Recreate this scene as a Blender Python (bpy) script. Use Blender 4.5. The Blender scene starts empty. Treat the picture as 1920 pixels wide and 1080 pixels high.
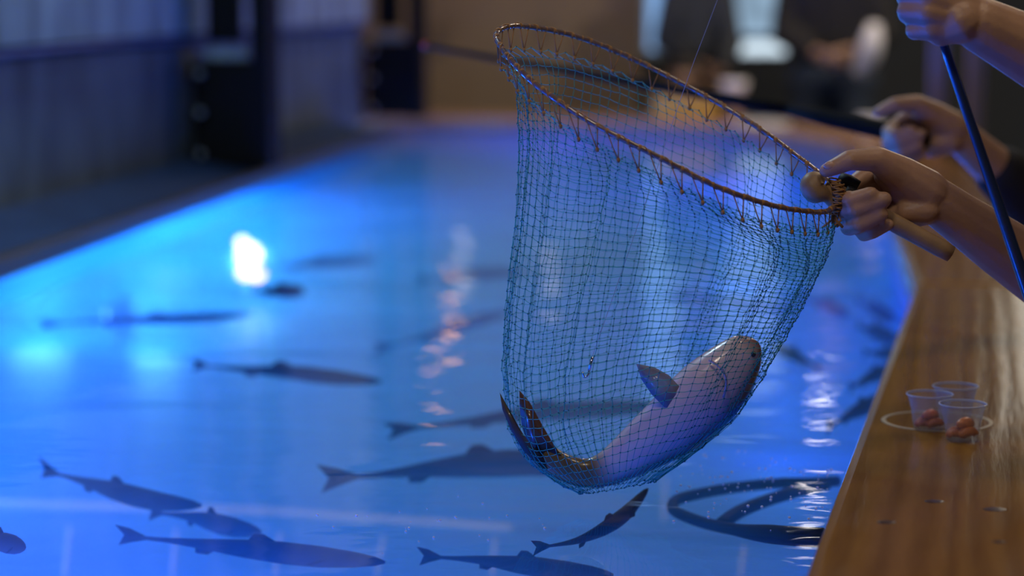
import bpy, bmesh, math, random
from mathutils import Vector, Matrix
random.seed(7)
SC = bpy.context.scene
COL = SC.collection
V = Vector

# ------------------------------------------------------------------ camera
PITCH = math.radians(7.41)
CAMZ = 1.29
FPX = 80.0 / 36.0 * 1920.0
cam_d = bpy.data.cameras.new('camera')
cam_d.lens = 80.0
cam_d.sensor_width = 36.0
cam_d.clip_start = 0.05
cam_d.clip_end = 100
cam_d.dof.use_dof = True
cam_d.dof.focus_distance = 2.60
cam_d.dof.aperture_fstop = 2.3
cam = bpy.data.objects.new('camera', cam_d)
cam.location = (0, 0, CAMZ)
cam.rotation_euler = (math.pi / 2 - PITCH, 0, 0)
COL.objects.link(cam)
SC.camera = cam

# ------------------------------------------------------------------ world, exposure
w = bpy.data.worlds.new('world')
SC.world = w
w.use_nodes = True
w.node_tree.nodes['Background'].inputs[0].default_value = (0.75, 0.85, 1.0, 1)
w.node_tree.nodes['Background'].inputs[1].default_value = 0.022
SC.view_settings.view_transform = 'Standard'
SC.view_settings.look = 'None'
SC.view_settings.gamma = 1
SC.view_settings.exposure = 0.0
SC.view_settings.use_curve_mapping = False
SC.cycles.use_denoising = True
SC.cycles.max_bounces = 8
SC.cycles.transparent_max_bounces = 48
SC.cycles.volume_bounces = 1
SC.cycles.sample_clamp_indirect = 3.0


def lamp(name, kind, loc, energy, color, size=0.1, target=None, sizey=None, spot=None, blend=0.5):
    d = bpy.data.lights.new(name, kind)
    d.energy = energy
    d.color = color
    if kind == 'AREA':
        d.size = size
        if sizey:
            d.shape = 'RECTANGLE'
            d.size_y = sizey
    else:
        d.shadow_soft_size = size
    if kind == 'SPOT':
        d.spot_size = spot or 2.0
        d.spot_blend = blend
    o = bpy.data.objects.new(name, d)
    o.location = loc
    if target is not None:
        o.rotation_euler = (V(target) - V(loc)).to_track_quat('-Z', 'Y').to_euler()
    COL.objects.link(o)
    return o


BLUE = (0.006, 0.10, 1.15)
CYAN = (0.02, 0.22, 1.15)
# submerged blue floodlights; those without a housing below are added to spread the blue
POND_LIGHTS = [(-0.80, 6.95, 0.46, 75, CYAN), (-0.98, 6.1, 0.42, 66, CYAN), (-1.25, 8.1, 0.50, 70, CYAN),
               (-1.35, 4.2, 0.43, 150, BLUE), (0.2, 9.2, 0.40, 24, BLUE), (-1.6, 2.6, 0.45, 140, BLUE),
               (-1.30, 6.2, 0.41, 80, CYAN), (0.55, 4.6, 0.42, 9, BLUE), (0.75, 7.4, 0.42, 42, BLUE), (-0.5, 2.4, 0.40, 15, BLUE)]
for i, (x, y, z, e, c) in enumerate(POND_LIGHTS):
    lamp('pond_light', 'POINT', (x, y, z), e, c, 0.08)
# ceiling lamps (each has its housing below in the lamp builder list)
CEIL = [(0.9, 2.2, 5, (1.0, 0.80, 0.58)), (1.5, 4.6, 10, (1.0, 0.80, 0.58)), (0.30, 9.1, 22, (1.0, 0.74, 0.50)),
        (2.7, 9.0, 55, (1.0, 0.82, 0.62)), (-0.8, 4.6, 34, (0.55, 0.80, 1.0)), (-0.2, 1.0, 13, (1.0, 0.84, 0.66))]  # the cool one over the hull is added in place of window daylight
for x, y, e, c in CEIL:
    lamp('ceiling_lamp_light', 'AREA', (x, y, 2.93), e, c, 0.35, (x, y, 0))


# ------------------------------------------------------------------ projection helpers (plan the layout from the camera's view)
def ray(px, py):
    a = (px - 960.0) / FPX
    b = (540.0 - py) / FPX
    return V((a, math.cos(PITCH) + b * math.sin(PITCH), -math.sin(PITCH) + b * math.cos(PITCH)))


def atY(px, py, Y):
    d = ray(px, py)
    return V((0, 0, CAMZ)) + d * (Y / d.y)


def atZ(px, py, z):
    d = ray(px, py)
    return V((0, 0, CAMZ)) + d * ((z - CAMZ) / d.z)


# ------------------------------------------------------------------ materials
def nodes(name):
    m = bpy.data.materials.new(name)
    m.use_nodes = True
    nt = m.node_tree
    return m, nt, nt.nodes['Principled BSDF'], nt.nodes['Material Output']


def L(nt, a, b):
    nt.links.new(a, b)


def mat(name, col, rough=0.5, metal=0.0, noise=0.0, nscale=8.0, bump=0.0, bscale=60.0, coat=0.0, spec=0.5, stretch=(1, 1, 1), sss=0.0, emit=None, es=0):
    m, nt, p, out = nodes(name)
    p.inputs['Base Color'].default_value = (*col, 1)
    p.inputs['Roughness'].default_value = rough
    p.inputs['Metallic'].default_value = metal
    p.inputs['Specular IOR Level'].default_value = spec
    p.inputs['Coat Weight'].default_value = coat
    if sss:
        p.inputs['Subsurface Weight'].default_value = sss
        p.inputs['Subsurface Radius'].default_value = (0.01, 0.004, 0.002)
        p.inputs['Subsurface Scale'].default_value = 1.0
    if emit:
        p.inputs['Emission Color'].default_value = (*emit, 1)
        p.inputs['Emission Strength'].default_value = es
    tc = nt.nodes.new('ShaderNodeTexCoord')
    mp = nt.nodes.new('ShaderNodeMapping')
    mp.inputs['Scale'].default_value = stretch
    L(nt, tc.outputs['Object'], mp.inputs['Vector'])
    if noise:
        n = nt.nodes.new('ShaderNodeTexNoise')
        n.inputs['Scale'].default_value = nscale
        n.inputs['Detail'].default_value = 6
        L(nt, mp.outputs['Vector'], n.inputs['Vector'])
        r = nt.nodes.new('ShaderNodeValToRGB')
        r.color_ramp.elements[0].position = 0.3
        r.color_ramp.elements[1].position = 0.7
        r.color_ramp.elements[0].color = (*[c * (1 - noise) for c in col], 1)
        r.color_ramp.elements[1].color = (*[min(1, c * (1 + noise)) for c in col], 1)
        L(nt, n.outputs['Fac'], r.inputs['Fac'])
        L(nt, r.outputs['Color'], p.inputs['Base Color'])
    if bump:
        n2 = nt.nodes.new('ShaderNodeTexNoise')
        n2.inputs['Scale'].default_value = bscale
        n2.inputs['Detail'].default_value = 4
        L(nt, mp.outputs['Vector'], n2.inputs['Vector'])
        b = nt.nodes.new('ShaderNodeBump')
        b.inputs['Strength'].default_value = bump
        b.inputs['Distance'].default_value = 0.004
        L(nt, n2.outputs['Fac'], b.inputs['Height'])
        L(nt, b.outputs['Normal'], p.inputs['Normal'])
    return m


def vcol_mat(name, rough=0.35, coat=0.0, noise=0.0, nscale=60):
    m, nt, p, out = nodes(name)
    a = nt.nodes.new('ShaderNodeVertexColor')
    a.layer_name = 'Col'
    p.inputs['Roughness'].default_value = rough
    p.inputs['Coat Weight'].default_value = coat
    p.inputs['Coat Roughness'].default_value = 0.15
    L(nt, a.outputs['Color'], p.inputs['Base Color'])
    tc = nt.nodes.new('ShaderNodeTexCoord')
    n = nt.nodes.new('ShaderNodeTexNoise')
    n.inputs['Scale'].default_value = nscale
    n.inputs['Detail'].default_value = 4
    L(nt, tc.outputs['Object'], n.inputs['Vector'])
    b = nt.nodes.new('ShaderNodeBump')
    b.inputs['Strength'].default_value = 0.25
    b.inputs['Distance'].default_value = 0.003
    L(nt, n.outputs['Fac'], b.inputs['Height'])
    L(nt, b.outputs['Normal'], p.inputs['Normal'])
    if noise:
        mx = nt.nodes.new('ShaderNodeMixRGB')
        mx.blend_type = 'MULTIPLY'
        mx.inputs['Fac'].default_value = noise
        L(nt, a.outputs['Color'], mx.inputs['Color1'])
        L(nt, n.outputs['Color'], mx.inputs['Color2'])
        L(nt, mx.outputs['Color'], p.inputs['Base Color'])
    return m


def wood_mat(name, dark, light, axis_rot=0.0, rough=0.25, coat=0.6):
    """long grain along local Y turned by axis_rot"""
    m, nt, p, out = nodes(name)
    tc = nt.nodes.new('ShaderNodeTexCoord')
    mp = nt.nodes.new('ShaderNodeMapping')
    mp.vector_type = 'TEXTURE'
    mp.inputs['Rotation'].default_value = (0, 0, axis_rot)
    mp.inputs['Scale'].default_value = (0.12, 1.6, 0.12)
    L(nt, tc.outputs['Object'], mp.inputs['Vector'])
    wv = nt.nodes.new('ShaderNodeTexWave')
    wv.wave_type = 'BANDS'
    wv.bands_direction = 'X'
    wv.inputs['Scale'].default_value = 1.1
    wv.inputs['Distortion'].default_value = 6.0
    wv.inputs['Detail'].default_value = 3
    wv.inputs['Detail Scale'].default_value = 1.2
    L(nt, mp.outputs['Vector'], wv.inputs['Vector'])
    n = nt.nodes.new('ShaderNodeTexNoise')
    n.inputs['Scale'].default_value = 18
    n.inputs['Detail'].default_value = 8
    L(nt, mp.outputs['Vector'], n.inputs['Vector'])
    mx = nt.nodes.new('ShaderNodeMath')
    mx.operation = 'MULTIPLY_ADD'
    mx.inputs[1].default_value = 0.45
    L(nt, wv.outputs['Fac'], mx.inputs[0])
    ml = nt.nodes.new('ShaderNodeMath')
    ml.operation = 'MULTIPLY'
    ml.inputs[1].default_value = 0.55
    L(nt, n.outputs['Fac'], ml.inputs[0])
    L(nt, ml.outputs[0], mx.inputs[2])
    r = nt.nodes.new('ShaderNodeValToRGB')
    r.color_ramp.elements[0].position = 0.15
    r.color_ramp.elements[1].position = 0.75
    r.color_ramp.elements[0].color = (*dark, 1)
    r.color_ramp.elements[1].color = (*light, 1)
    L(nt, mx.outputs[0], r.inputs['Fac'])
    L(nt, r.outputs['Color'], p.inputs['Base Color'])
    b = nt.nodes.new('ShaderNodeBump')
    b.inputs['Strength'].default_value = 0.35
    b.inputs['Distance'].default_value = 0.0015
    L(nt, mx.outputs[0], b.inputs['Height'])
    L(nt, b.outputs['Normal'], p.inputs['Normal'])
    L(nt, b.outputs['Normal'], p.inputs['Coat Normal'])
    p.inputs['Roughness'].default_value = rough
    p.inputs['Coat Weight'].default_value = coat
    p.inputs['Coat Roughness'].default_value = 0.12
    p.inputs['Specular IOR Level'].default_value = 0.12
    return m


def clear_mat(name, tint=(0.95, 0.97, 1), body=0.12, bodycol=(0.7, 0.75, 0.9), facing=0.30):
    m, nt, p, out = nodes(name)
    tr = nt.nodes.new('ShaderNodeBsdfTransparent')
    tr.inputs[0].default_value = (*tint, 1)
    p.inputs['Base Color'].default_value = (*bodycol, 1)
    p.inputs['Roughness'].default_value = 0.12
    lw = nt.nodes.new('ShaderNodeLayerWeight')
    lw.inputs['Blend'].default_value = 0.35
    ad = nt.nodes.new('ShaderNodeMath')
    ad.operation = 'MULTIPLY_ADD'
    ad.inputs[1].default_value = facing
    ad.inputs[2].default_value = body
    L(nt, lw.outputs['Facing'], ad.inputs[0])
    mx = nt.nodes.new('ShaderNodeMixShader')
    L(nt, ad.outputs[0], mx.inputs[0])
    L(nt, tr.outputs[0], mx.inputs[1])
    L(nt, p.outputs[0], mx.inputs[2])
    L(nt, mx.outputs[0], out.inputs['Surface'])
    return m


def emit_mat(name, col, s, noise=0.0, nscale=3.0):
    m, nt, p, out = nodes(name)
    e = nt.nodes.new('ShaderNodeEmission')
    e.inputs[0].default_value = (*col, 1)
    e.inputs[1].default_value = s
    if noise:
        tc = nt.nodes.new('ShaderNodeTexCoord')
        n = nt.nodes.new('ShaderNodeTexNoise')
        n.inputs['Scale'].default_value = nscale
        L(nt, tc.outputs['Object'], n.inputs['Vector'])
        r = nt.nodes.new('ShaderNodeValToRGB')
        r.color_ramp.elements[0].position = 0.35
        r.color_ramp.elements[1].position = 0.65
        r.color_ramp.elements[0].color = (*[c * (1 - noise) for c in col], 1)
        r.color_ramp.elements[1].color = (*col, 1)
        L(nt, n.outputs['Fac'], r.inputs['Fac'])
        L(nt, r.outputs['Color'], e.inputs[0])
    L(nt, e.outputs[0], out.inputs['Surface'])
    return m


def water_mat():
    m, nt, p, out = nodes('pond water')
    tc = nt.nodes.new('ShaderNodeTexCoord')
    geo = nt.nodes.new('ShaderNodeNewGeometry')

    def wave(scale, sx, sy, detail, rot=0.0):
        mp = nt.nodes.new('ShaderNodeMapping')
        mp.inputs['Scale'].default_value = (sx, sy, 1)
        mp.inputs['Rotation'].default_value = (0, 0, rot)
        L(nt, tc.outputs['Object'], mp.inputs['Vector'])
        n = nt.nodes.new('ShaderNodeTexNoise')
        n.inputs['Scale'].default_value = scale
        n.inputs['Detail'].default_value = detail
        n.inputs['Roughness'].default_value = 0.45
        L(nt, mp.outputs['Vector'], n.inputs['Vector'])
        return n.outputs['Fac']
    a = wave(2.6, 0.8, 1.2, 1.5)
    b = wave(11.0, 0.8, 1.2, 2, 0.3)
    ad = nt.nodes.new('ShaderNodeMath')
    ad.operation = 'MULTIPLY_ADD'
    ad.inputs[1].default_value = 0.16
    L(nt, b, ad.inputs[0])
    L(nt, a, ad.inputs[2])
    bp = nt.nodes.new('ShaderNodeBump')
    bp.inputs['Strength'].default_value = 1.0
    bp.inputs['Distance'].default_value = 0.0085
    L(nt, ad.outputs[0], bp.inputs['Height'])
    gl = nt.nodes.new('ShaderNodeBsdfGlossy')
    gl.inputs['Roughness'].default_value = 0.03
    L(nt, bp.outputs['Normal'], gl.inputs['Normal'])
    tr = nt.nodes.new('ShaderNodeBsdfTransparent')
    tr.inputs[0].default_value = (0.80, 0.92, 1.0, 1)
    fr = nt.nodes.new('ShaderNodeFresnel')
    fr.inputs['IOR'].default_value = 1.33
    L(nt, bp.outputs['Normal'], fr.inputs['Normal'])
    # only the top face mirrors; sides and underside simply let light through
    sep = nt.nodes.new('ShaderNodeSeparateXYZ')
    L(nt, geo.outputs['True Normal'], sep.inputs[0])
    gt = nt.nodes.new('ShaderNodeMath')
    gt.operation = 'GREATER_THAN'
    gt.inputs[1].default_value = 0.5
    L(nt, sep.outputs['Z'], gt.inputs[0])
    front = nt.nodes.new('ShaderNodeMath')
    front.operation = 'SUBTRACT'
    front.inputs[0].default_value = 1.0
    L(nt, geo.outputs['Backfacing'], front.inputs[1])
    mu = nt.nodes.new('ShaderNodeMath')
    mu.operation = 'MULTIPLY'
    L(nt, gt.outputs[0], mu.inputs[0])
    L(nt, front.outputs[0], mu.inputs[1])
    mu2 = nt.nodes.new('ShaderNodeMath')
    mu2.operation = 'MULTIPLY'
    L(nt, mu.outputs[0], mu2.inputs[0])
    L(nt, fr.outputs[0], mu2.inputs[1])
    mx = nt.nodes.new('ShaderNodeMixShader')
    L(nt, mu2.outputs[0], mx.inputs[0])
    L(nt, tr.outputs[0], mx.inputs[1])
    L(nt, gl.outputs[0], mx.inputs[2])
    L(nt, mx.outputs[0], out.inputs['Surface'])
    vs = nt.nodes.new('ShaderNodeVolumeScatter')
    vs.inputs['Color'].default_value = (0.16, 0.56, 1.0, 1)
    vs.inputs['Density'].default_value = 1.3
    L(nt, vs.outputs[0], out.inputs['Volume'])
    return m


M = {}
M['wood_rim'] = wood_mat('varnished wood', (0.23, 0.098, 0.018), (0.33, 0.155, 0.034), -0.2, 0.20, 0.06)
M['wood_far'] = wood_mat('pale varnished wood', (0.32, 0.17, 0.10), (0.54, 0.34, 0.22), 0.0)
M['pool'] = mat('blue pool liner', (0.07, 0.32, 0.85), 0.5, noise=0.10, nscale=2.0)
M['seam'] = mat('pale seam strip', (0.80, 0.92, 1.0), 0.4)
M['seam_unlit'] = mat('unlit seam strip', (0.02, 0.08, 0.22), 0.4)  # same seam away from the lamps; the missing light is in its colour
M['water'] = water_mat()
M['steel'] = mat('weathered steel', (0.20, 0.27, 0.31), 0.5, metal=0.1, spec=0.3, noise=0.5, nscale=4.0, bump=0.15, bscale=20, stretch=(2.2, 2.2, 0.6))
M['steel_shaded'] = mat('shaded weathered steel', (0.085, 0.115, 0.145), 0.5, metal=0.1, spec=0.25, noise=0.5, nscale=4.0, bump=0.15, bscale=20, stretch=(2.2, 2.2, 0.6))  # same steel, darkened by colour where less light from above falls
M['ledge'] = mat('dark ledge with blue reflection', (0.022, 0.045, 0.11), 0.5, spec=0.1, noise=0.2)  # dark paint with the reflected blue of the water put into the colour
M['steel_black'] = mat('black painted steel', (0.006, 0.006, 0.007), 0.7, spec=0.1)
M['steel_edge'] = mat('dark edge steel', (0.055, 0.05, 0.048), 0.35, metal=0.4)
M['bolt'] = mat('bolt steel', (0.35, 0.38, 0.42), 0.35, metal=0.5)
M['cable'] = mat('blue cable', (0.02, 0.05, 0.20), 0.5)
M['plaster'] = mat('tan plaster', (0.29, 0.225, 0.165), 0.75, noise=0.05, nscale=3)
M['darkwall'] = mat('dark wall paint', (0.035, 0.045, 0.06), 0.7)
M['ceil'] = mat('dark ceiling paint', (0.05, 0.05, 0.055), 0.8)
M['floor'] = mat('dark floor', (0.05, 0.04, 0.035), 0.6, noise=0.2)
M['white_frame'] = mat('pale window paint', (0.55, 0.68, 0.85), 0.5)
M['black_frame'] = mat('black window frame', (0.02, 0.02, 0.025), 0.5)
M['day'] = emit_mat('daylight pane', (0.50, 0.74, 1.0), 0.75, 0.5, 4.0)
M['day_strip'] = emit_mat('blue daylight pane', (0.30, 0.55, 1.0), 0.9)
M['day_bright'] = emit_mat('bright daylight pane', (0.72, 0.88, 1.0), 1.3)
M['day_side'] = emit_mat('side daylight pane', (1.0, 0.93, 0.80), 1.9)
M['lamp_white'] = emit_mat('lamp diffuser', (1.0, 0.95, 0.88), 8.0)
M['lamp_soft'] = emit_mat('soft globe', (1.0, 0.95, 0.9), 2.2)
M['lamp_warm'] = emit_mat('warm bulb', (1.0, 0.45, 0.08), 5.0)
M['lamp_body'] = mat('pale lamp body', (0.5, 0.66, 0.85), 0.4)
M['lens'] = emit_mat('lit blue lens', (0.50, 0.85, 1.0), 22.0)
M['skin'] = mat('skin', (0.48, 0.28, 0.175), 0.45, noise=0.10, nscale=25, bump=0.12, bscale=220, sss=0.0)
M['skin_far'] = mat('skin of bystanders', (0.44, 0.28, 0.20), 0.5, noise=0.06, nscale=10)
M['nail'] = mat('finger nail', (0.60, 0.37, 0.29), 0.3)
M['black_cloth'] = mat('black cloth', (0.012, 0.012, 0.015), 0.85)
M['grey_cloth'] = mat('grey cloth', (0.045, 0.055, 0.075), 0.85)
M['navy_cloth'] = mat('dark blue denim', (0.020, 0.035, 0.07), 0.85)
M['shoe'] = mat('shoe leather', (0.02, 0.015, 0.012), 0.5)
M['hair'] = mat('dark hair', (0.012, 0.009, 0.008), 0.5)
M['eye'] = mat('eye', (0.05, 0.04, 0.04), 0.2)
M['bamboo'] = mat('brown bent wood hoop', (0.20, 0.13, 0.11), 0.25, noise=0.25, nscale=40, coat=0.8)
M['handle'] = mat('pale wooden handle', (0.36, 0.23, 0.12), 0.5, noise=0.2, nscale=30)
M['twine'] = mat('orange brown twine', (0.42, 0.21, 0.06), 0.7)
M['net'] = mat('teal net cord', (0.03, 0.46, 0.40), 0.5)
M['knot'] = mat('dark net knot', (0.010, 0.15, 0.16), 0.6)
M['collar'] = mat('black tape', (0.008, 0.008, 0.009), 0.6)
M['rod'] = mat('glossy dark rod', (0.02, 0.035, 0.10), 0.22, coat=0.6)  # black rod; the blue light from the water is put in its colour
M['rod_black'] = mat('black rod', (0.004, 0.004, 0.005), 0.8, spec=0.08)
M['red'] = mat('red tip', (0.6, 0.03, 0.02), 0.4)
M['line'] = clear_mat('fishing line', body=0.35)
M['chrome'] = mat('silver hook', (0.75, 0.77, 0.85), 0.15, metal=1.0)
M['fish'] = vcol_mat('wet fish', 0.3, 0.7, 0.25)
M['fish_pond'] = vcol_mat('pond fish', 0.85, 0.0, 0.3)
M['fin'] = mat('fish fin', (0.10, 0.08, 0.07), 0.4, coat=0.4)
M['fin_grey'] = clear_mat('grey translucent fin', body=0.62, bodycol=(0.26, 0.24, 0.30))
M['fin_dark'] = mat('dark fin', (0.015, 0.014, 0.016), 0.9, spec=.1)
M['cup'] = clear_mat('clear plastic', body=0.19, bodycol=(.62, .66, .85))
M['cup_rim'] = clear_mat('clear plastic rim', body=0.45, bodycol=(.62, .66, .85))
M['cup_base'] = clear_mat('clear plastic base', body=0.06, bodycol=(.3, .3, .35), facing=0.0)
M['bait'] = mat('orange bait', (0.82, 0.20, 0.012), 0.35, noise=0.35, nscale=80, coat=0.5)
M['bait_dark'] = mat('dark red bait', (0.50, 0.10, 0.012), 0.35, noise=0.35, nscale=80, coat=0.5)
M['stain'] = mat('pale ring stain', (0.46, 0.36, 0.25), 0.5)
M['crate'] = wood_mat('yellow wood', (0.50, 0.30, 0.05), (0.72, 0.46, 0.12), 0, 0.5, 0)
M['white'] = mat('white plastic', (0.78, 0.79, 0.83), 0.4)
M['paper'] = mat('white paper', (0.75, 0.76, 0.80), 0.7)
M['pink_wood'] = mat('pinkish wooden post', (0.30, 0.19, 0.18), 0.6)
M['hose'] = mat('black wet hose', (0.010, 0.010, 0.016), 0.6, spec=.1)
M['foam'] = clear_mat('bubble film', body=0.65, bodycol=(0.9, 0.92, 0.95))


# ------------------------------------------------------------------ mesh builder
class MB:
    def __init__(s):
        s.v = []
        s.f = []
        s.c = []

    def add(s, vs, fs, cs=None):
        b = len(s.v)
        s.v += [V(p) for p in vs]
        s.f += [tuple(i + b for i in f) for f in fs]
        if cs:
            s.c += cs

    def hexa(s, bot, top):
        n = len(bot)
        vs = list(bot) + list(top)
        fs = [tuple(range(n - 1, -1, -1)), tuple(range(n, 2 * n))]
        fs += [(i, (i + 1) % n, n + (i + 1) % n, n + i) for i in range(n)]
        s.add(vs, fs)

    def box(s, lo, hi):
        x0, y0, z0 = lo
        x1, y1, z1 = hi
        s.hexa([(x0, y0, z0), (x1, y0, z0), (x1, y1, z0), (x0, y1, z0)],
               [(x0, y0, z1), (x1, y0, z1), (x1, y1, z1), (x0, y1, z1)])

    def obox(s, o, ax, ay, az):
        """box from a corner and three edge vectors"""
        o, ax, ay, az = V(o), V(ax), V(ay), V(az)
        s.hexa([o, o + ax, o + ax + ay, o + ay], [o + az, o + ax + az, o + ax + ay + az, o + ay + az])

    def prism(s, poly, z0, z1):
        s.hexa([(p[0], p[1], z0) for p in poly], [(p[0], p[1], z1) for p in poly])

    def tube(s, pts, rad, n=8, caps=True, closed=False, cs=None, squash=1.0):
        pts = [V(p) for p in pts]
        m = len(pts)
        if not hasattr(rad, '__len__'):
            rad = [rad] * m
        vs = []
        t0 = (pts[1] - pts[0]).normalized()
        up = V((0, 0, 1)) if abs(t0.z) < 0.9 else V((0, 1, 0))
        a = t0.cross(up).normalized()
        for i in range(m):
            if closed:
                t = (pts[(i + 1) % m] - pts[i - 1]).normalized()
            else:
                t = (pts[min(i + 1, m - 1)] - pts[max(i - 1, 0)])
                t = t.normalized() if t.length > 1e-9 else t0
            a = (a - t * a.dot(t))
            a = a.normalized() if a.length > 1e-6 else t.orthogonal().normalized()
            b = t.cross(a)
            for k in range(n):
                an = 2 * math.pi * k / n
                vs.append(pts[i] + (a * math.cos(an) + b * math.sin(an) * squash) * rad[i])
        fs = []
        for i in range(m if closed else m - 1):
            j = (i + 1) % m
            for k in range(n):
                k2 = (k + 1) % n
                fs.append((i * n + k, i * n + k2, j * n + k2, j * n + k))
        if caps and not closed:
            fs.append(tuple(range(n - 1, -1, -1)))
            fs.append(tuple(range((m - 1) * n, m * n)))
        s.add(vs, fs)

    def cap(s, p0, p1, r0, r1, n=12, rings=4):
        """tapered capsule"""
        p0, p1 = V(p0), V(p1)
        d = p1 - p0
        t = d.normalized() if d.length > 1e-7 else V((0, 0, 1))
        pts, rad = [], []
        for i in range(rings + 1):
            an = math.pi / 2 * (1 - i / rings)
            pts.append(p0 - t * r0 * math.sin(an))
            rad.append(max(r0 * math.cos(an), r0 * 0.02))
        for i in range(rings + 1):
            an = math.pi / 2 * i / rings
            pts.append(p1 + t * r1 * math.sin(an))
            rad.append(max(r1 * math.cos(an), r1 * 0.02))
        s.tube(pts, rad, n)

    def ball(s, c, r, scale=(1, 1, 1), n=12, rings=8):
        c = V(c)
        vs = [c + V((0, 0, -r * scale[2]))]
        for i in range(1, rings):
            ph = -math.pi / 2 + math.pi * i / rings
            for k in range(n):
                th = 2 * math.pi * k / n
                vs.append(c + V((r * scale[0] * math.cos(ph) * math.cos(th), r * scale[1] * math.cos(ph) * math.sin(th), r * scale[2] * math.sin(ph))))
        vs.append(c + V((0, 0, r * scale[2])))
        fs = [(0, 1 + (k + 1) % n, 1 + k) for k in range(n)]
        for i in range(rings - 2):
            for k in range(n):
                a = 1 + i * n + k
                b = 1 + i * n + (k + 1) % n
                fs.append((a, b, b + n, a + n))
        e = len(vs) - 1
        fs += [(e, e - n + k, e - n + (k + 1) % n) for k in range(n)]
        s.add(vs, fs)

    def octa(s, c, r):
        c = V(c)
        s.add([c + V(d) * r for d in ((1, 0, 0), (-1, 0, 0), (0, 1, 0), (0, -1, 0), (0, 0, 1), (0, 0, -1))],
              [(0, 2, 4), (2, 1, 4), (1, 3, 4), (3, 0, 4), (2, 0, 5), (1, 2, 5), (3, 1, 5), (0, 3, 5)])

    def lathe(s, prof, c, n=24, closed=False):
        c = V(c)
        vs = []
        for r, z in prof:
            for k in range(n):
                an = 2 * math.pi * k / n
                vs.append(c + V((r * math.cos(an), r * math.sin(an), z)))
        fs = []
        m = len(prof)
        for i in range(m if closed else m - 1):
            j = (i + 1) % m
            for k in range(n):
                k2 = (k + 1) % n
                fs.append((i * n + k, i * n + k2, j * n + k2, j * n + k))
        s.add(vs, fs)

    def mesh(s, name, org=V((0, 0, 0))):
        me = bpy.data.meshes.new(name)
        me.from_pydata([tuple(p - org) for p in s.v], [], s.f)
        me.update()
        return me


def world_loc(o):
    p = V((0, 0, 0))
    while o is not None:
        p += V(o.location)
        o = o.parent
    return p


def link(name, me, m, parent=None, loc=None, smooth=True):
    o = bpy.data.objects.new(name, me)
    if m is not None:
        me.materials.clear()
        me.materials.append(m)
    if smooth and len(me.polygons):
        me.polygons.foreach_set('use_smooth', [True] * len(me.polygons))
    if parent is not None:
        o.parent = parent
    if loc is not None:
        o.location = loc
    COL.objects.link(o)
    return o


def fixn(me):
    bm = bmesh.new()
    bm.from_mesh(me)
    bmesh.ops.recalc_face_normals(bm, faces=bm.faces)
    bm.to_mesh(me)
    bm.free()


def part(name, mb, m, parent, smooth=True, bevel=0.0, label=None, kind=None):
    """mesh given in world coordinates, stored relative to the parent"""
    org = world_loc(parent) if parent else V((0, 0, 0))
    me = mb.mesh(name, org)
    fixn(me)
    o = link(name, me, m, parent, smooth=smooth)
    if bevel:
        b = o.modifiers.new('bevel', 'BEVEL')
        b.width = bevel
        b.segments = 2
        b.limit_method = 'ANGLE'
    if label:
        o['label'] = label
    if kind:
        o['kind'] = kind
    return o


def struct(name, mb, m, smooth=False, bevel=0.0):
    o = part(name, mb, m, None, smooth, bevel)
    o['kind'] = 'structure'
    return o


def thing(name, label, cat, loc, group=None):
    o = bpy.data.objects.new(name, None)
    o.empty_display_size = 0.05
    o.location = loc
    o['label'] = label
    o['category'] = cat
    if group:
        o['group'] = group
    COL.objects.link(o)
    return o


def bake_remesh(mb, voxel, smooth_it=4, fac=0.5):
    me = mb.mesh('tmp')
    fixn(me)
    o = bpy.data.objects.new('tmp', me)
    COL.objects.link(o)
    r = o.modifiers.new('r', 'REMESH')
    r.mode = 'VOXEL'
    r.voxel_size = voxel
    s = o.modifiers.new('s', 'SMOOTH')
    s.factor = fac
    s.iterations = smooth_it
    dg = bpy.context.evaluated_depsgraph_get()
    ev = o.evaluated_get(dg)
    out = bpy.data.meshes.new_from_object(ev)
    bpy.data.objects.remove(o)
    bpy.data.meshes.remove(me)
    return out


def rpart(name, mb, m, parent, voxel, it=4, fac=0.5):
    me = bake_remesh(mb, voxel, it, fac)
    me.name = name
    org = world_loc(parent)
    me.transform(Matrix.Translation(-org))
    return link(name, me, m, parent)


def catmull(pts, n, closed=False):
    """resample a polyline of tuples to n points by arc length along a Catmull-Rom curve"""
    P = [V(p) for p in pts]
    m = len(P)
    dense = []
    segs = m if closed else m - 1
    for i in range(segs):
        p0 = P[(i - 1) % m] if closed else P[max(i - 1, 0)]
        p1 = P[i]
        p2 = P[(i + 1) % m]
        p3 = P[(i + 2) % m] if closed else P[min(i + 2, m - 1)]
        for k in range(12):
            t = k / 12
            dense.append(0.5 * ((2 * p1) + (p2 - p0) * t + (2 * p0 - 5 * p1 + 4 * p2 - p3) * t * t + (3 * p1 - p0 - 3 * p2 + p3) * t ** 3))
    dense.append(P[0].copy() if closed else P[-1].copy())
    cum = [0]
    for a, b in zip(dense, dense[1:]):
        cum.append(cum[-1] + (b - a).length)
    out = []
    j = 0
    cnt = n if closed else n - 1
    for i in range(n):
        d = cum[-1] * i / cnt
        while j < len(cum) - 2 and cum[j + 1] < d:
            j += 1
        f = (d - cum[j]) / max(cum[j + 1] - cum[j], 1e-9)
        out.append(dense[j].lerp(dense[j + 1], min(max(f, 0), 1)))
    return out


def lerpn(tab, v):
    """piecewise linear table [(v, tuple)...], smooth enough"""
    for (a, A), (b, B) in zip(tab, tab[1:]):
        if v <= b:
            f = (v - a) / (b - a)
            return tuple(x + (y - x) * f for x, y in zip(A, B))
    return tab[-1][1]


def sm(x):
    x = min(max(x, 0), 1)
    return x * x * (3 - 2 * x)


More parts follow.
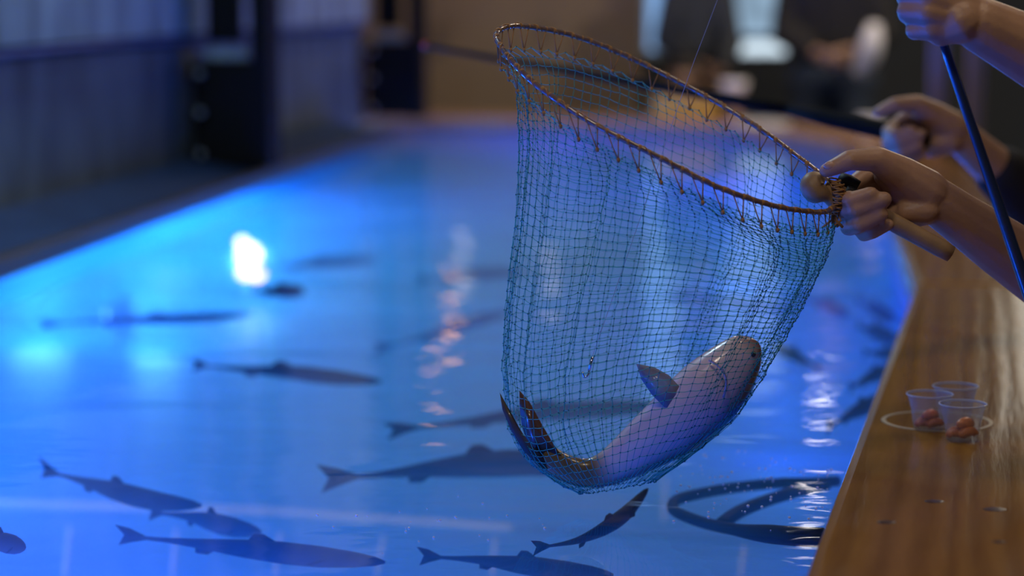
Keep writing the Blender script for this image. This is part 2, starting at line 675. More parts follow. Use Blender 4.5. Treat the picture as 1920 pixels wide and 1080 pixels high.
# ================================================================== SETTING
WZ = 0.69      # water level
RZ = 0.75      # top of the wooden rim
BZ = 0.33      # pool floor
mb = MB(); mb.box((-5, -2, -0.05), (6, 14, 0)); struct('floor', mb, M['floor'])
mb = MB(); mb.box((-5, -2, 3.0), (6, 14, 3.1)); struct('ceiling', mb, M['ceil'])
mb = MB(); mb.box((-5.1, -2, 0), (-5, 14, 3.0)); struct('wall_left', mb, M['darkwall'])
mb = MB(); mb.box((6, -2, 0), (6.1, 14, 3.0)); struct('wall_right', mb, M['darkwall'])
mb = MB(); mb.box((-5, 11.3, 0), (0.645, 11.45, 3.0)); struct('wall_back', mb, M['plaster'])

# dark end wall with window openings (built as pieces around the openings)
YW = 12.4
wx = lambda px: (px - 960) / FPX * YW
W2 = (wx(1203), wx(1290), 0.95, 2.5)     # narrow pale window
W1 = (wx(1345), wx(1478), 0.93, 2.3)     # bright window
W3 = (2.72, 3.7, 1.55, 2.85)             # side window
mb = MB()
y0, y1 = YW, YW + 0.12
mb.box((0.60, y0, 0), (6, y1, 0.93))
mb.box((0.60, y0, 0.93), (W2[0], y1, 3.0))
mb.box((W2[0], y0, 0.93), (W2[1], y1, 0.95)); mb.box((W2[0], y0, 2.5), (W2[1], y1, 3.0))
mb.box((W2[1], y0, 0.93), (W1[0], y1, 3.0))
mb.box((W1[0], y0, 2.3), (W1[1], y1, 3.0))
mb.box((W1[1], y0, 0.93), (W3[0], y1, 3.0))
mb.box((W3[0], y0, 0.93), (W3[1], y1, 1.55)); mb.box((W3[0], y0, 2.75), (W3[1], y1, 3.0))
mb.box((W3[1], y0, 0.93), (6, y1, 3.0))
struct('wall_end', mb, M['darkwall'])


def window(n, W, framem, fr, panes, bars=()):
    x0, x1, z0, z1 = W
    mb = MB()
    for lo, hi in (((x0, z0), (x0 + fr, z1)), ((x1 - fr, z0), (x1, z1)), ((x0 + fr, z0), (x1 - fr, z0 + fr)), ((x0 + fr, z1 - fr), (x1 - fr, z1))):
        mb.box((lo[0], YW - 0.02, lo[1]), (hi[0], YW + 0.09, hi[1]))
    root = struct('window_%d' % n, mb, framem)
    for z in bars:
        b = MB(); b.box((x0 + fr, YW, z - 0.02), (x1 - fr, YW + 0.05, z + 0.02)); part('glazing_bar', b, framem, root, False)
    for (a0, a1, b0, b1, m) in panes:
        p = MB(); p.box((a0, YW + 0.055, b0), (a1, YW + 0.065, b1)); part('pane', p, m, root, False)
    return root


f = 0.02
window(2, W2, M['white_frame'], 0.03, [(W2[0] + .03, wx(1262), W2[2] + .03, W2[3] - .03, M['day_strip']), (wx(1262), W2[1] - .03, 1.13, W2[3] - .03, M['day'])])
xb = W1[0] + f
window(1, W1, M['black_frame'], f, [(xb, W1[1] - f, 0.955, 1.02, M['day_bright']), (xb, W1[1] - f, 1.06, 2.28, M['day'])], (1.04,))
window(3, W3, M['black_frame'], 0.04, [(W3[0] + .04, (W3[0] + W3[1]) / 2, W3[2] + .04, W3[3] - .04, M['day_side']), ((W3[0] + W3[1]) / 2, W3[1] - .04, W3[2] + .04, W3[3] - .04, M['day_side'])], (2.15,))

# ---- pond
RIM = [(-0.064, 0.6), (0.27, 2.07), (0.755, 4.23), (0.88, 5.2), (1.15, 7.2), (1.20, 8.3), (1.08, 8.9), (0.85, 9.45), (0.32, 9.8), (-0.4, 10.0), (-3.2, 10.3)]
POND = RIM + [(-3.2, 0.6)]
mb = MB(); mb.prism(POND, BZ - 0.05, BZ); pool = struct('pool_floor', mb, M['pool'])
n = len(POND)
mb = MB()
cx = sum(p[0] for p in POND) / n; cy = sum(p[1] for p in POND) / n
outer = []
for i, p in enumerate(POND):
    a, b, c = V((*POND[i - 1], 0)), V((*p, 0)), V((*POND[(i + 1) % n], 0))
    d1 = (b - a).normalized(); d2 = (c - b).normalized()
    nn = (V((d1.y, -d1.x, 0)) + V((d2.y, -d2.x, 0))).normalized()
    outer.append((b.x + nn.x * 0.06, b.y + nn.y * 0.06))
for i in range(n):
    k = (i + 1) % n
    mb = MB(); mb.prism([POND[i], POND[k], outer[k], outer[i]], 0.0, 0.687)
    struct('wall_pool', mb, M['pool'])
mb = MB(); mb.prism(POND[::-1] if False else POND, BZ + 0.004, WZ)
o = struct('water', mb, M['water'])


def seam(pa, pb, wd, m, z=BZ, h=0.006):
    a, b = atZ(*pa, z), atZ(*pb, z)
    t = (b - a).normalized()
    nrm = V((t.y, -t.x, 0)) * wd / 2
    mb = MB()
    mb.hexa([a - nrm, b - nrm, b + nrm, a + nrm], [p + V((0, 0, h)) for p in (a - nrm * .5, b - nrm * .5, b + nrm * .5, a + nrm * .5)])
    part('seam_strip', mb, m, pool, False)


seam((-40, 944), (500, 960), 0.05, M['seam'])
seam((500, 960), (960, 992), 0.035, M['seam'])
seam((960, 992), (1560, 1022), 0.03, M['seam_unlit'])
seam((1300, 832), (1640, 842), 0.03, M['seam_unlit'])
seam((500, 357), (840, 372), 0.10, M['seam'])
seam((1247, 900), (1244, 982), 0.010, M['seam'])
for x, x2 in ((130, 120), (330, 322), (525, 515), (718, 705), (928, 922), (1395, 1388)):
    seam((x, 1000 + (x - 400) * 0.03), (x2, 1085), 0.010, M['seam'])

# ---- wooden rim round the pond
def rim(name, label, inner, width, m, outer=None):
    c = inner[len(inner) // 2]
    root = thing(name, label, 'counter', (c[0], c[1], 0.688))
    pts = [V((*p, 0)) for p in inner]
    out = []
    for i, p in enumerate(pts):
        t = (pts[min(i + 1, len(pts) - 1)] - pts[max(i - 1, 0)]).normalized()
        out.append(p + V((t.y, -t.x, 0)) * width)
    mb = MB()
    for i in range(len(pts) - 1):
        pass
    poly = [(p.x, p.y) for p in pts] + [(p.x, p.y) for p in (out if outer is None else [V((*q, 0)) for q in outer])][::-1]
    mb.prism(poly, 0.688, RZ)
    slab = part('slab', mb, m, root, False, bevel=0.014)
    return root, slab


tr1, slab1 = rim('wooden_counter', 'varnished brown wooden pond rim with a pale ring stain and plastic cups standing on it', RIM[0:3], 0.62, M['wood_rim'])
rim('wooden_counter', 'length of wooden pond rim beyond the bend, under the black rod', RIM[2:6], 0.28, M['wood_rim'])
rim('wooden_counter', 'pale far wooden rim of the pond with a yellow wooden box on it', RIM[5:11], 0.40, M['wood_far'])
# ring stain on the near slab, knots in the wood
c = atZ(1757, 790, RZ)
mb = MB()
mb.lathe([(0.064, 0.0), (0.0648, 0.0008), (0.0695, 0.0008), (0.0705, 0.0)], V((c.x, c.y, RZ)), 48, True)
part('ring_stain', mb, M['stain'], slab1 if False else tr1, True, label='pale white ring stain')
for (kx, ky, rx) in ((1752, 940, 0.011), (1866, 955, 0.013), (1662, 979, 0.010), (1874, 1016, 0.007)):
    c = atZ(kx, ky, RZ)
    mb = MB()
    mb.ball((c.x, c.y, RZ), 1.0, (rx, rx * 0.8, 0.0006), 12, 6)
    part('wood_knot', mb, mat('dark wood knot', (0.055, 0.018, 0.008), 0.3, coat=0.5) if 'wk' not in M else M['wk'], tr1)
# pedestal cabinets under the counters' outer edge
mb = MB(); mb.hexa([(0.26, 0.7, 0), (0.30, 0.7, 0), (1.07, 4.0, 0), (1.03, 4.0, 0)], [(0.26, 0.7, 0.688), (0.30, 0.7, 0.688), (1.07, 4.0, 0.688), (1.03, 4.0, 0.688)])
part('support_panel', mb, M['wood_rim'], tr1, False)

# ================================================================== STEEL HULL on the pond's left
A2, B2 = V((-1.02, 4.55, 0)), V((-0.459, 8.9, 0))
U = (B2 - A2).normalized()
NP = V((U.y, -U.x, 0))           # towards the pond
def hp(t, off, z):                # t metres along the lip from A2, off metres behind the lip
    p = A2 + U * t - NP * off
    return V((p.x, p.y, z))
T0, T1 = -3.6, (B2 - A2).length
hull = thing('steel_hull', 'dark weathered steel wall with black posts hanging over the blue water', 'steel wall', hp(0, 0.2, WZ))
def hbox(name, t0, t1, o0, o1, z0, z1, m, bevel=0.0, parent=hull, label=None):
    mb = MB()
    mb.hexa([hp(t0, o0, z0), hp(t1, o0, z0), hp(t1, o1, z0), hp(t0, o1, z0)], [hp(t0, o0, z1), hp(t1, o0, z1), hp(t1, o1, z1), hp(t0, o1, z1)])
    return part(name, mb, m, parent, False, bevel, label)
hbox('bottom_lip', T0, T1, 0.0, 0.03, 0.715, 0.762, M['steel_edge'], 0.006)
mb = MB()
mb.hexa([hp(T0, 0.03, .72), hp(T1, 0.03, .72), hp(T1, 0.3, .72), hp(T0, 0.3, .72)],
        [hp(T0, 0.03, .748), hp(T1, 0.03, .748), hp(T1, 0.3, .80), hp(T0, 0.3, .80)])
part('ledge', mb, M['ledge'], hull, False)
TP = [((-0.727 - A2.x) * U.x + (6.82 - A2.y) * U.y), ((-0.379 - A2.x) * U.x + (9.52 - A2.y) * U.y)]
edges = [T0, TP[0] + 0.1, TP[1] + 0.1]
for a, b in zip(edges, edges[1:]):
    hbox('lower_panel', a + 0.006, b - 0.006, 0.26, 0.30, 0.76, 1.135, M['steel_shaded'], 0.004)
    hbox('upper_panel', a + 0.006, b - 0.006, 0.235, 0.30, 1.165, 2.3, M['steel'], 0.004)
hbox('groove_backing', T0, TP[1] + .1, 0.285, 0.305, 0.76, 2.3, M['steel_black'])
hbox('hull_side', T0, TP[1] + .1, 1.6, 1.64, 0.72, 2.3, M['steel'])
hbox('hull_bottom', T0, TP[1] + .1, 0.305, 1.6, 0.72, 0.76, M['steel'])
mb = MB()
mb.tube([hp(T0 + (TP[1] - T0) * k / 24, 0.228 + 0.003 * math.sin(k * 1.7), 1.15 + 0.004 * math.sin(k)) for k in range(25)], 0.0075, 8)
part('cable', mb, M['cable'], hull, label='blue cable')
for t in TP:
    hbox('post', t, t + 0.16, 0.0, 0.055, 0.765, 3.0, M['steel_black'], 0.004)
    hbox('post_bracket', t, t + 0.16, 0.055, 0.235, 0.77, 1.085, M['steel_black'], 0.004)
    hbox('light_plate', t + 0.02, t + 0.05, 0.075, 0.20, 1.09, 1.12, M['steel'], 0.002)
    hbox('upper_bracket', t + 0.05, t + 0.10, 0.10, 0.20, 1.14, 2.3, M['steel_black'], 0.004)
    for z in (0.80, 0.925, 1.04):
        mb = MB()
        c0 = hp(t, 0.215, z)
        mb.tube([c0, c0 - U * 0.03], 0.024, 6)
        b = part('bolt', mb, M['steel_black'], hull, False)
        mb = MB()
        mb.ball(c0 - U * 0.034 + NP * 0.012 + V((0, 0, 0.008)), 0.011, (1, 1, 1), 10, 6)
        part('bolt_tip', mb, M['bolt'], b)


# ================================================================== lights as fixtures
for i, (x, y, z, e, c) in enumerate(POND_LIGHTS[:3]):
    root = thing('pond_floodlight', ['round floodlight under the water glowing white below the black post', 'round floodlight under the steel wall lighting the pond floor pale blue', 'round floodlight under the far part of the steel wall'][i], 'light', (x, y, BZ))
    # stands on the pool floor; the first faces the open water towards the viewer's side, the others face across the pond
    d = V((0.25, -1, 0)).normalized() if i == 0 else V((1, 0.5, 0)).normalized()
    c0 = V((x, y, z)) - d * 0.06
    r0 = 0.060 if i == 0 else 0.055
    mb = MB(); mb.tube([c0 - d * .06, c0 - d * .012, c0], [0.03, r0 + .008, r0 + .010], 16); part('housing', mb, M['lamp_body'], root)
    for ex, ez, k_ in (((0, .020, .60), (-.014, -.032, .36), (.026, -.038, .34), (-.022, .058, .3)) if i == 0 else ((0, 0, .8),)):  # the first lamp's small lenses are added, imitating glints scattered by waves
        e = c0 + V((ex, 0, ez)); mb = MB(); mb.tube([e, e + d * .006], [r0 * k_, r0 * k_ - .002], 16); part('lens', mb, M['lens'], root)
    mb = MB(); q = c0 - d * .03; mb.tube([q - V((0, 0, .03)), V((q.x, q.y, BZ))], 0.012, 8); part('bracket', mb, M['lamp_body'], root)
for x, y, e, c in CEIL:
    root = thing('ceiling_lamp', {0.9: 'round ceiling lamp above the person holding the net', 1.5: 'round ceiling lamp above the person holding the black rod', -0.8: 'added round lamp above the steel wall, cool like window daylight', 2.7: 'round ceiling lamp beyond the far corner of the rim'}.get(x, 'round ceiling lamp before the tan wall' if y > 5 else 'round ceiling lamp above the near water'), 'lamp', (x, y, 2.94), 'ceiling lamps above the pond')
    mb = MB(); mb.lathe([(0.001, 0.06), (0.20, 0.06), (0.21, 0.0), (0.19, 0.0), (0.185, 0.02), (0.001, 0.02)], (x, y, 2.94), 24); part('housing', mb, M['white'], root)


def pendant(x, y, z, r, m, label, cat='lamp', group=None, flat=True):
    root = thing('pendant_lamp', label, cat, (x, y, z), group)
    mb = MB(); mb.tube([(x, y, z + 0.03), (x, y, 3.0)], 0.004, 6); part('cord', mb, M['steel_black'], root)
    if flat:
        mb = MB(); mb.lathe([(0.02, 0.06), (r * 1.1, 0.045), (r * 1.12, 0.0), (r * 1.08, 0.0), (r * 1.05, 0.04), (0.01, 0.052)], (x, y, z), 20); part('shade', mb, M['steel_black'], root)
        mb = MB(); mb.lathe([(0.001, -0.012), (r * .8, -0.012), (r, 0.0), (r, 0.03), (0.001, 0.03)], (x, y, z), 20); part('diffuser', mb, m, root)
    else:
        mb = MB(); mb.ball((x, y, z), r, (1, 1, 1.1), 14, 10); part('globe', mb, m, root)
        mb = MB(); mb.lathe([(0.001, 0.03), (r * .5, 0.02), (r * .55, 0)], (x, y, z + r * 0.95), 12); part('cap', mb, M['steel_black'], root)


for (x, y, z, r, w_) in ((1.16, 8.3, 1.60, 0.045, 'lower'), (1.08, 8.2, 2.12, 0.045, 'higher')):
    pendant(x, y, z, r, M['lamp_white'], w_ + ' of the two white pendant lamps above the far corner of the pond', group='pendant lamps above the far corner')
for (x, y, z, r, w_) in ((-0.24, 10.9, 1.36, 0.03, 'lower'), (0.18, 10.9, 1.42, 0.03, 'higher')):
    pendant(x, y, z, r, M['lamp_soft'], w_ + ' of the two small globe lamps hanging before the tan wall', group='globe lamps before the tan wall', flat=False)
for (x, y, z, w_) in ((-0.30, 11.0, 1.62, 'lowest'), (-0.38, 11.1, 1.95, 'middle'), (-0.45, 11.0, 2.3, 'highest')):
    pendant(x, y, z, 0.03, M['lamp_warm'], w_ + ' of the small amber lamps hanging at the edge of the tan wall', group='amber lamps at the tan wall', flat=False)

# ================================================================== LANDING NET
YC = 2.62
S = FPX / YC                       # pixels per metre there
net = thing('landing_net', 'teal landing net with a brown hoop holding a caught fish above the water', 'net', atY(1260, 340, YC))
HP = [(1572, 380, 0), (1556, 393, -.02), (1536, 398, -.04), (1480, 392, -.085), (1420, 377, -.115), (1340, 348, -.135), (1240, 297, -.14), (1150, 252, -.135), (1095, 221, -.125),
      (1040, 185, -.11), (995, 150, -.085), (960, 115, -.055), (940, 88, -.025), (931, 70, 0), (935, 57, .03), (955, 49, .055), (985, 49, .08), (1050, 60, .11), (1110, 78, .13),
      (1180, 107, .14), (1250, 141, .14), (1350, 195, .125), (1430, 245, .1), (1490, 290, .07), (1530, 320, .05), (1558, 346, .03)]
NC = 88
hoop3 = catmull([atY(p[0], p[1], YC + p[2]) for p in HP], NC * 4, True)
def hoop_at(i):                    # i in columns, may be fractional
    k = (i * 4) % (NC * 4)
    a = int(k); fr_ = k - a
    return hoop3[a].lerp(hoop3[(a + 1) % (NC * 4)], fr_)
mb = MB(); mb.tube(hoop3[::2], 0.0030, 8, closed=True)
hoop = part('hoop', mb, M['bamboo'], net)
# twine spiralled round the hoop
pts = []
for k in range(NC * 12):
    i = k / 12
    p = hoop_at(i)
    t = (hoop_at(i + 0.3) - hoop_at(i - 0.3)).normalized()
    a = t.cross(V((0, 0, 1))).normalized(); b = t.cross(a)
    an = 2 * math.pi * i * 0.5
    pts.append(p + (a * math.cos(an) + b * math.sin(an)) * 0.0031)
mb = MB(); mb.tube(pts, 0.0007, 4, closed=True)
part('twine_wrap', mb, M['twine'], hoop)

TAB = [(0.0, (931, 70, 1572, 380, .140)), (0.1, (967, 150, 1567, 425, .135)), (0.25, (975, 270, 1553, 475, .125)), (0.4, (966, 420, 1531, 520, .120)), (0.55, (947, 570, 1502, 575, .118)),
       (0.7, (940, 690, 1466, 640, .110)), (0.82, (950, 800, 1428, 705, .092)), (0.91, (985, 862, 1385, 775, .070)), (0.97, (1042, 905, 1312, 842, .045)), (1.0, (1085, 924, 1232, 900, .012))]
def ring_raw(v, th):
    lx, ly, rx, ry, D = lerpn(TAB, v)
    Lp, Rp = atY(lx, ly, YC), atY(rx, ry, YC)
    c_ = math.cos(th); s_ = math.sin(th)
    p = (Lp + Rp) / 2 + (Rp - Lp) / 2 * c_
    # gathered folds in the bag
    env = sm(v / 0.25) * (1 - sm((v - 0.8) / 0.2))
    g = 0; sh_ = 0
    for th0, wdt, dep in ((2.12, 0.09, 0.22), (2.9, 0.12, 0.18), (0.42, 0.10, 0.22), (3.6, .1, .2), (5.3, .12, .18), (0.9, .2, .1)):
        d = (th - th0 + 0.10 * math.sin(3 * v + th0))
        g += dep * math.exp(-(d / wdt) ** 2)
        sh_ += -0.62 * d * math.exp(-(d / (wdt * 2.1)) ** 2) * env
    rip = 0.03 * math.sin(7 * th + 4 * v) + 0.02 * math.sin(13 * th - 5 * v)
    th += sh_
    c_ = math.cos(th); s_ = math.sin(th)
    p = (Lp + Rp) / 2 + (Rp - Lp) / 2 * c_
    k = 1 - (g + rip) * env
    p = p + V(((k - 1) * (Rp.x - Lp.x) * 0.10 * math.copysign(1, c_), -D * s_ * k, 0))
    # the front rows hang in a shallow hill
    if s_ > 0:
        p.z += 0.012 * env * math.exp(-((th - 1.45) / 0.55) ** 2) - 0.008 * env * math.exp(-((th - 2.45) / 0.25) ** 2)
    return p
dev = []
for i in range(NC):
    dev.append(hoop_at(i) - ring_raw(0, 2 * math.pi * i / NC))
NR = 48
V0 = 0.05
rows = []
rnd = random.Random(3)
for r in range(NR + 1):
    v = V0 + (1 - V0) * r / NR
    row = []
    for i in range(NC):
        th = 2 * math.pi * i / NC
        p = ring_raw(v, th) + dev[i] * (1 - sm(v / 0.40))
        if r == 0:
            p = hoop_at(i) + V((0, 0, -0.0225 + 0.004 * (i % 2))) + (ring_raw(0.08, th) - ring_raw(0, th)) * 0.15
        j = 0.0011
        row.append(p + V((rnd.uniform(-j, j), rnd.uniform(-j, j), rnd.uniform(-j, j))))
    rows.append(row)
strand = MB()
RS = 0.00040
def seg(a, b, r=RS):
    t = (b - a)
    if t.length < 1e-5:
        return
    t.normalize()
    u = t.orthogonal().normalized(); w_ = t.cross(u)
    d = [u, u * -0.5 + w_ * 0.866, u * -0.5 - w_ * 0.866]
    strand.add([a + q * r for q in d] + [b + q * r for q in d], [(0, 1, 4, 3), (1, 2, 5, 4), (2, 0, 3, 5)])
for r in range(NR + 1):
    for i in range(NC):
        a = rows[r][i]; b = rows[r][(i + 1) % NC]
        mid = (a + b) / 2 + V((0, 0, -0.0006))
        seg(a, mid); seg(mid, b)
        if r < NR:
            seg(a, rows[r + 1][i])
me = strand.mesh('net_bag', world_loc(net))
bag = link('net_bag', me, M['net'], net, smooth=True)
bag['kind'] = 'stuff'
kn = MB()
for r in range(NR + 1):
    for i in range(NC):
        kn.octa(rows[r][i], 0.0012)
kn_o = link('knots', kn.mesh('knots', world_loc(net)), M['knot'], net, smooth=False)
kn_o['kind'] = 'stuff'
for i in range(0, NC, 2):
    mb = MB()
    k = rows[0][i]
    h1, h2 = hoop_at(i - 0.15), hoop_at(i + 0.95)
    mb.tube([h1, k.lerp(h1, .5) + V((0, 0, -.001)), k], [0.0008, .0007, 0.0009], 5)
    mb.tube([h2, k.lerp(h2, .5) + V((0, 0, -.001)), k], [0.0008, .0007, 0.0009], 5)
    mb.ball(k, 0.0023, (1, 1, 1.3), 8, 5)
    mb.ball(h1, 0.0037, (1, 1, 1), 8, 5)
    mb.ball(h2, 0.0033, (1, 1, 1), 8, 5)
    part('lashing', mb, M['twine'], net)
# handle: bent wooden lug inside the hoop, stick through the fist, twine binding, black collar and nub
mb = MB()
lug = catmull([atY(1538, 334, YC + .01), atY(1524, 344, YC - .002), atY(1527, 358, YC - .006), atY(1546, 366, YC - .004), atY(1562, 380, YC), atY(1570, 392, YC)], 24)
mb.tube(lug, [0.007 + 0.0075 * math.sin(math.pi * min(1, k / 16)) for k in range(24)], 12)
part('handle_lug', mb, M['handle'], net)
ax0, ax1 = atY(1548, 348, YC), atY(1783, 476, YC)
mb = MB()
hpnt = [ax0.lerp(ax1, k / 12) for k in range(13)]
mb.tube(hpnt, [0.0075, 0.0095] + [0.0105] * 10 + [0.0098], 16)
part('handle', mb, M['handle'], net, label='pale wooden handle stick')
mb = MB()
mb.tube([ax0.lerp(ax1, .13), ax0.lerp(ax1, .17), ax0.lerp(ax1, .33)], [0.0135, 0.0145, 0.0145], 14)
mb.tube([atY(1574, 334, YC + .012), atY(1590, 342, YC + .008), atY(1608, 352, YC + .006)], [.0075, .0095, .0085], 12)  # black nub filling the gap between thumb and stick
part('black_collar', mb, M['collar'], net)
mb = MB()
bp = catmull([atY(1563, 338, YC - .006), atY(1571, 352, YC - .012), atY(1574, 372, YC - .012), atY(1571, 390, YC - .008), atY(1564, 402, YC - .002)], 40)
sp = []
for k, p in enumerate(bp):
    for q in range(4):
        an = (k * 4 + q) * 0.9
        sp.append(p + V((math.cos(an) * (0.0062 + .0015 * math.sin(k)), math.sin(an) * 0.006, 0.0006 * q + .001 * math.sin(k * 2.3 + q))))
mb.tube(sp, 0.0011, 5)
part('twine_binding', mb, M['twine'], net, label='yellow brown twine binding')
for q in range(6):
    mb = MB()
    a = atY(1560 + q * 2, 398 + q % 3, YC - .004)
    mb.tube([a, a + V((rnd.uniform(-.008, .008), -0.003, -0.008)), a + V((rnd.uniform(-.014, .010), -0.004, -0.017))], 0.0013, 5)
    part('loose_twine', mb, M['twine'], net)

# ================================================================== FISH
def loft(mb, spine, rad, backs, colf, n=16, side=0.7):
    """spine points, radius along the back direction, back directions; colour per vertex"""
    m = len(spine)
    vs, cs = [], []
    for i in range(m):
        t = (spine[min(i + 1, m - 1)] - spine[max(i - 1, 0)]).normalized()
        b = backs[i] - t * backs[i].dot(t)
        b.normalize()
        s_ = t.cross(b)
        for k in range(n):
            an = 2 * math.pi * k / n
            vs.append(spine[i] + b * math.cos(an) * rad[i] + s_ * math.sin(an) * rad[i] * side)
            cs.append(colf(i / (m - 1), math.cos(an), math.sin(an)))
    fs = [(i * n + k, i * n + (k + 1) % n, (i + 1) * n + (k + 1) % n, (i + 1) * n + k) for i in range(m - 1) for k in range(n)]
    fs += [tuple(range(n - 1, -1, -1)), tuple(range((m - 1) * n, m * n))]
    mb.add(vs, fs, cs)


def colpart(name, mb, m, parent):
    o = part(name, mb, m, parent)
    me = o.data
    ca = me.color_attributes.new('Col', 'FLOAT_COLOR', 'POINT')
    for i, c_ in enumerate(mb.c):
        ca.data[i].color = (*c_, 1)
    return o


def mixc(a, b, f):
    f = min(max(f, 0), 1)
    return tuple(x + (y - x) * f for x, y in zip(a, b))


def plate(pts, thick, off):
    """thin fin: outline in 3D, bulging to `thick` at the root, off = side direction"""
    mb = MB()
    P = [V(p) for p in pts]
    c_ = sum(P, V()) / len(P)
    k = len(P)
    vs = P + [c_ + off * thick / 2, c_ - off * thick / 2]
    fs = []
    for i in range(k):
        fs += [(i, (i + 1) % k, k), ((i + 1) % k, i, k + 1)]
    mb.add(vs, fs)
    return mb


# the caught fish, curled in the bottom of the bag
SPX = [(1016, 850, 27), (1034, 864, 29), (1058, 877, 30), (1086, 886, 31), (1114, 886, 34), (1144, 876, 40), (1180, 855, 50), (1220, 827, 61), (1262, 797, 71), (1300, 764, 76), (1335, 730, 75), (1362, 700, 66), (1384, 674, 54), (1400, 655, 41), (1410, 644, 27), (1415, 637, 10)]
sp3 = catmull([(p[0], p[1], p[2]) for p in SPX], 48)
YF = YC - 0.005
spine = [atY(p.x, p.y, YF) for p in sp3]
rad = [p.z / S for p in sp3]
caught = thing('caught_fish', 'large pale bellied fish lying curled in the bottom of the teal net', 'fish', atY(1200, 925, YF))
backs = []
for i in range(48):
    a, b = sp3[max(i - 1, 0)], sp3[min(i + 1, 47)]
    t = (b - a); t.z = 0
    t.normalize()
    nb = V((-t.y, t.x, 0))          # in pixels: below/right of the head-ward direction
    d = V((nb.x, 0, -nb.y)) * 0.85 + V((0, 0.55, 0))
    backs.append(d.normalized())
def ccol(u, c_, s_):
    belly = (0.88, 0.70, 0.70); back = (0.025, 0.025, 0.03)
    col = mixc(belly, back, (c_ + 0.06) / 0.5)
    tail = mixc((0.62, 0.26, 0.09), (0.20, 0.13, 0.04), (0.3 - c_) / 0.6) if c_ < 0.4 else (0.03, 0.02, 0.02)
    col = mixc(tail, col, (u - 0.20) / 0.09)
    if u > 0.9:
        col = mixc(col, (0.34, 0.12, 0.08), (u - 0.92) / 0.07)
    return col
mb = MB(); loft(mb, spine, rad, backs, ccol, 24, 0.72)
colpart('body', mb, M['fish'], caught)
pl = lambda pts: [atY(x, y, YF + d) for x, y, d in pts]
part('tail_fin', plate(pl([(1040, 884, 0), (1012, 876, -.02), (982, 846, -.035), (958, 806, -.05), (942, 768, -.055), (937, 736, -.055), (955, 768, -.05), (976, 806, -.04), (1000, 842, -.02), (1022, 860, 0)]), .008, V((0, 1, 0))), M['fin'], caught)
part('tail_fin', plate(pl([(1010, 872, -.012), (990, 836, -.012), (978, 796, -.012), (974, 760, -.012), (974, 732, -.012), (992, 752, -.012), (1014, 792, -.012), (1034, 826, -.012), (1058, 862, -.012)]), .008, V((0, 1, 0))), mat('brown fin', (0.12, 0.055, 0.03), 0.3, coat=0.6), caught)
part('pectoral_fin', plate(pl([(1290, 752, -.03), (1277, 728, -.03), (1255, 704, -.032), (1226, 688, -.034), (1193, 682, -.035), (1203, 712, -.036), (1222, 740, -.036), (1246, 764, -.034), (1266, 766, -.032)]), .005, V((0, 1, 0))), M['fin_grey'], caught)
part('adipose_fin', plate(pl([(1052, 868, -.005), (1060, 856, -.005), (1076, 862, -.005), (1072, 884, -.005)]), .004, V((0, 1, 0))), M['fin'], caught)
mb = MB(); mb.ball(atY(1412, 664, YF - 0.016), 0.0035, (1, 1, 1), 10, 8); part('eye', mb, M['eye'], caught)
mb = MB(); gp = catmull([atY(1330, 675, YF - .036), atY(1352, 690, YF - .046), atY(1362, 715, YF - .045), atY(1356, 745, YF - .036)], 16); mb.tube(gp, 0.0014, 6); part('gill_edge', mb, mat('gill edge', (.40, .30, .36), .35, coat=.5), caught)


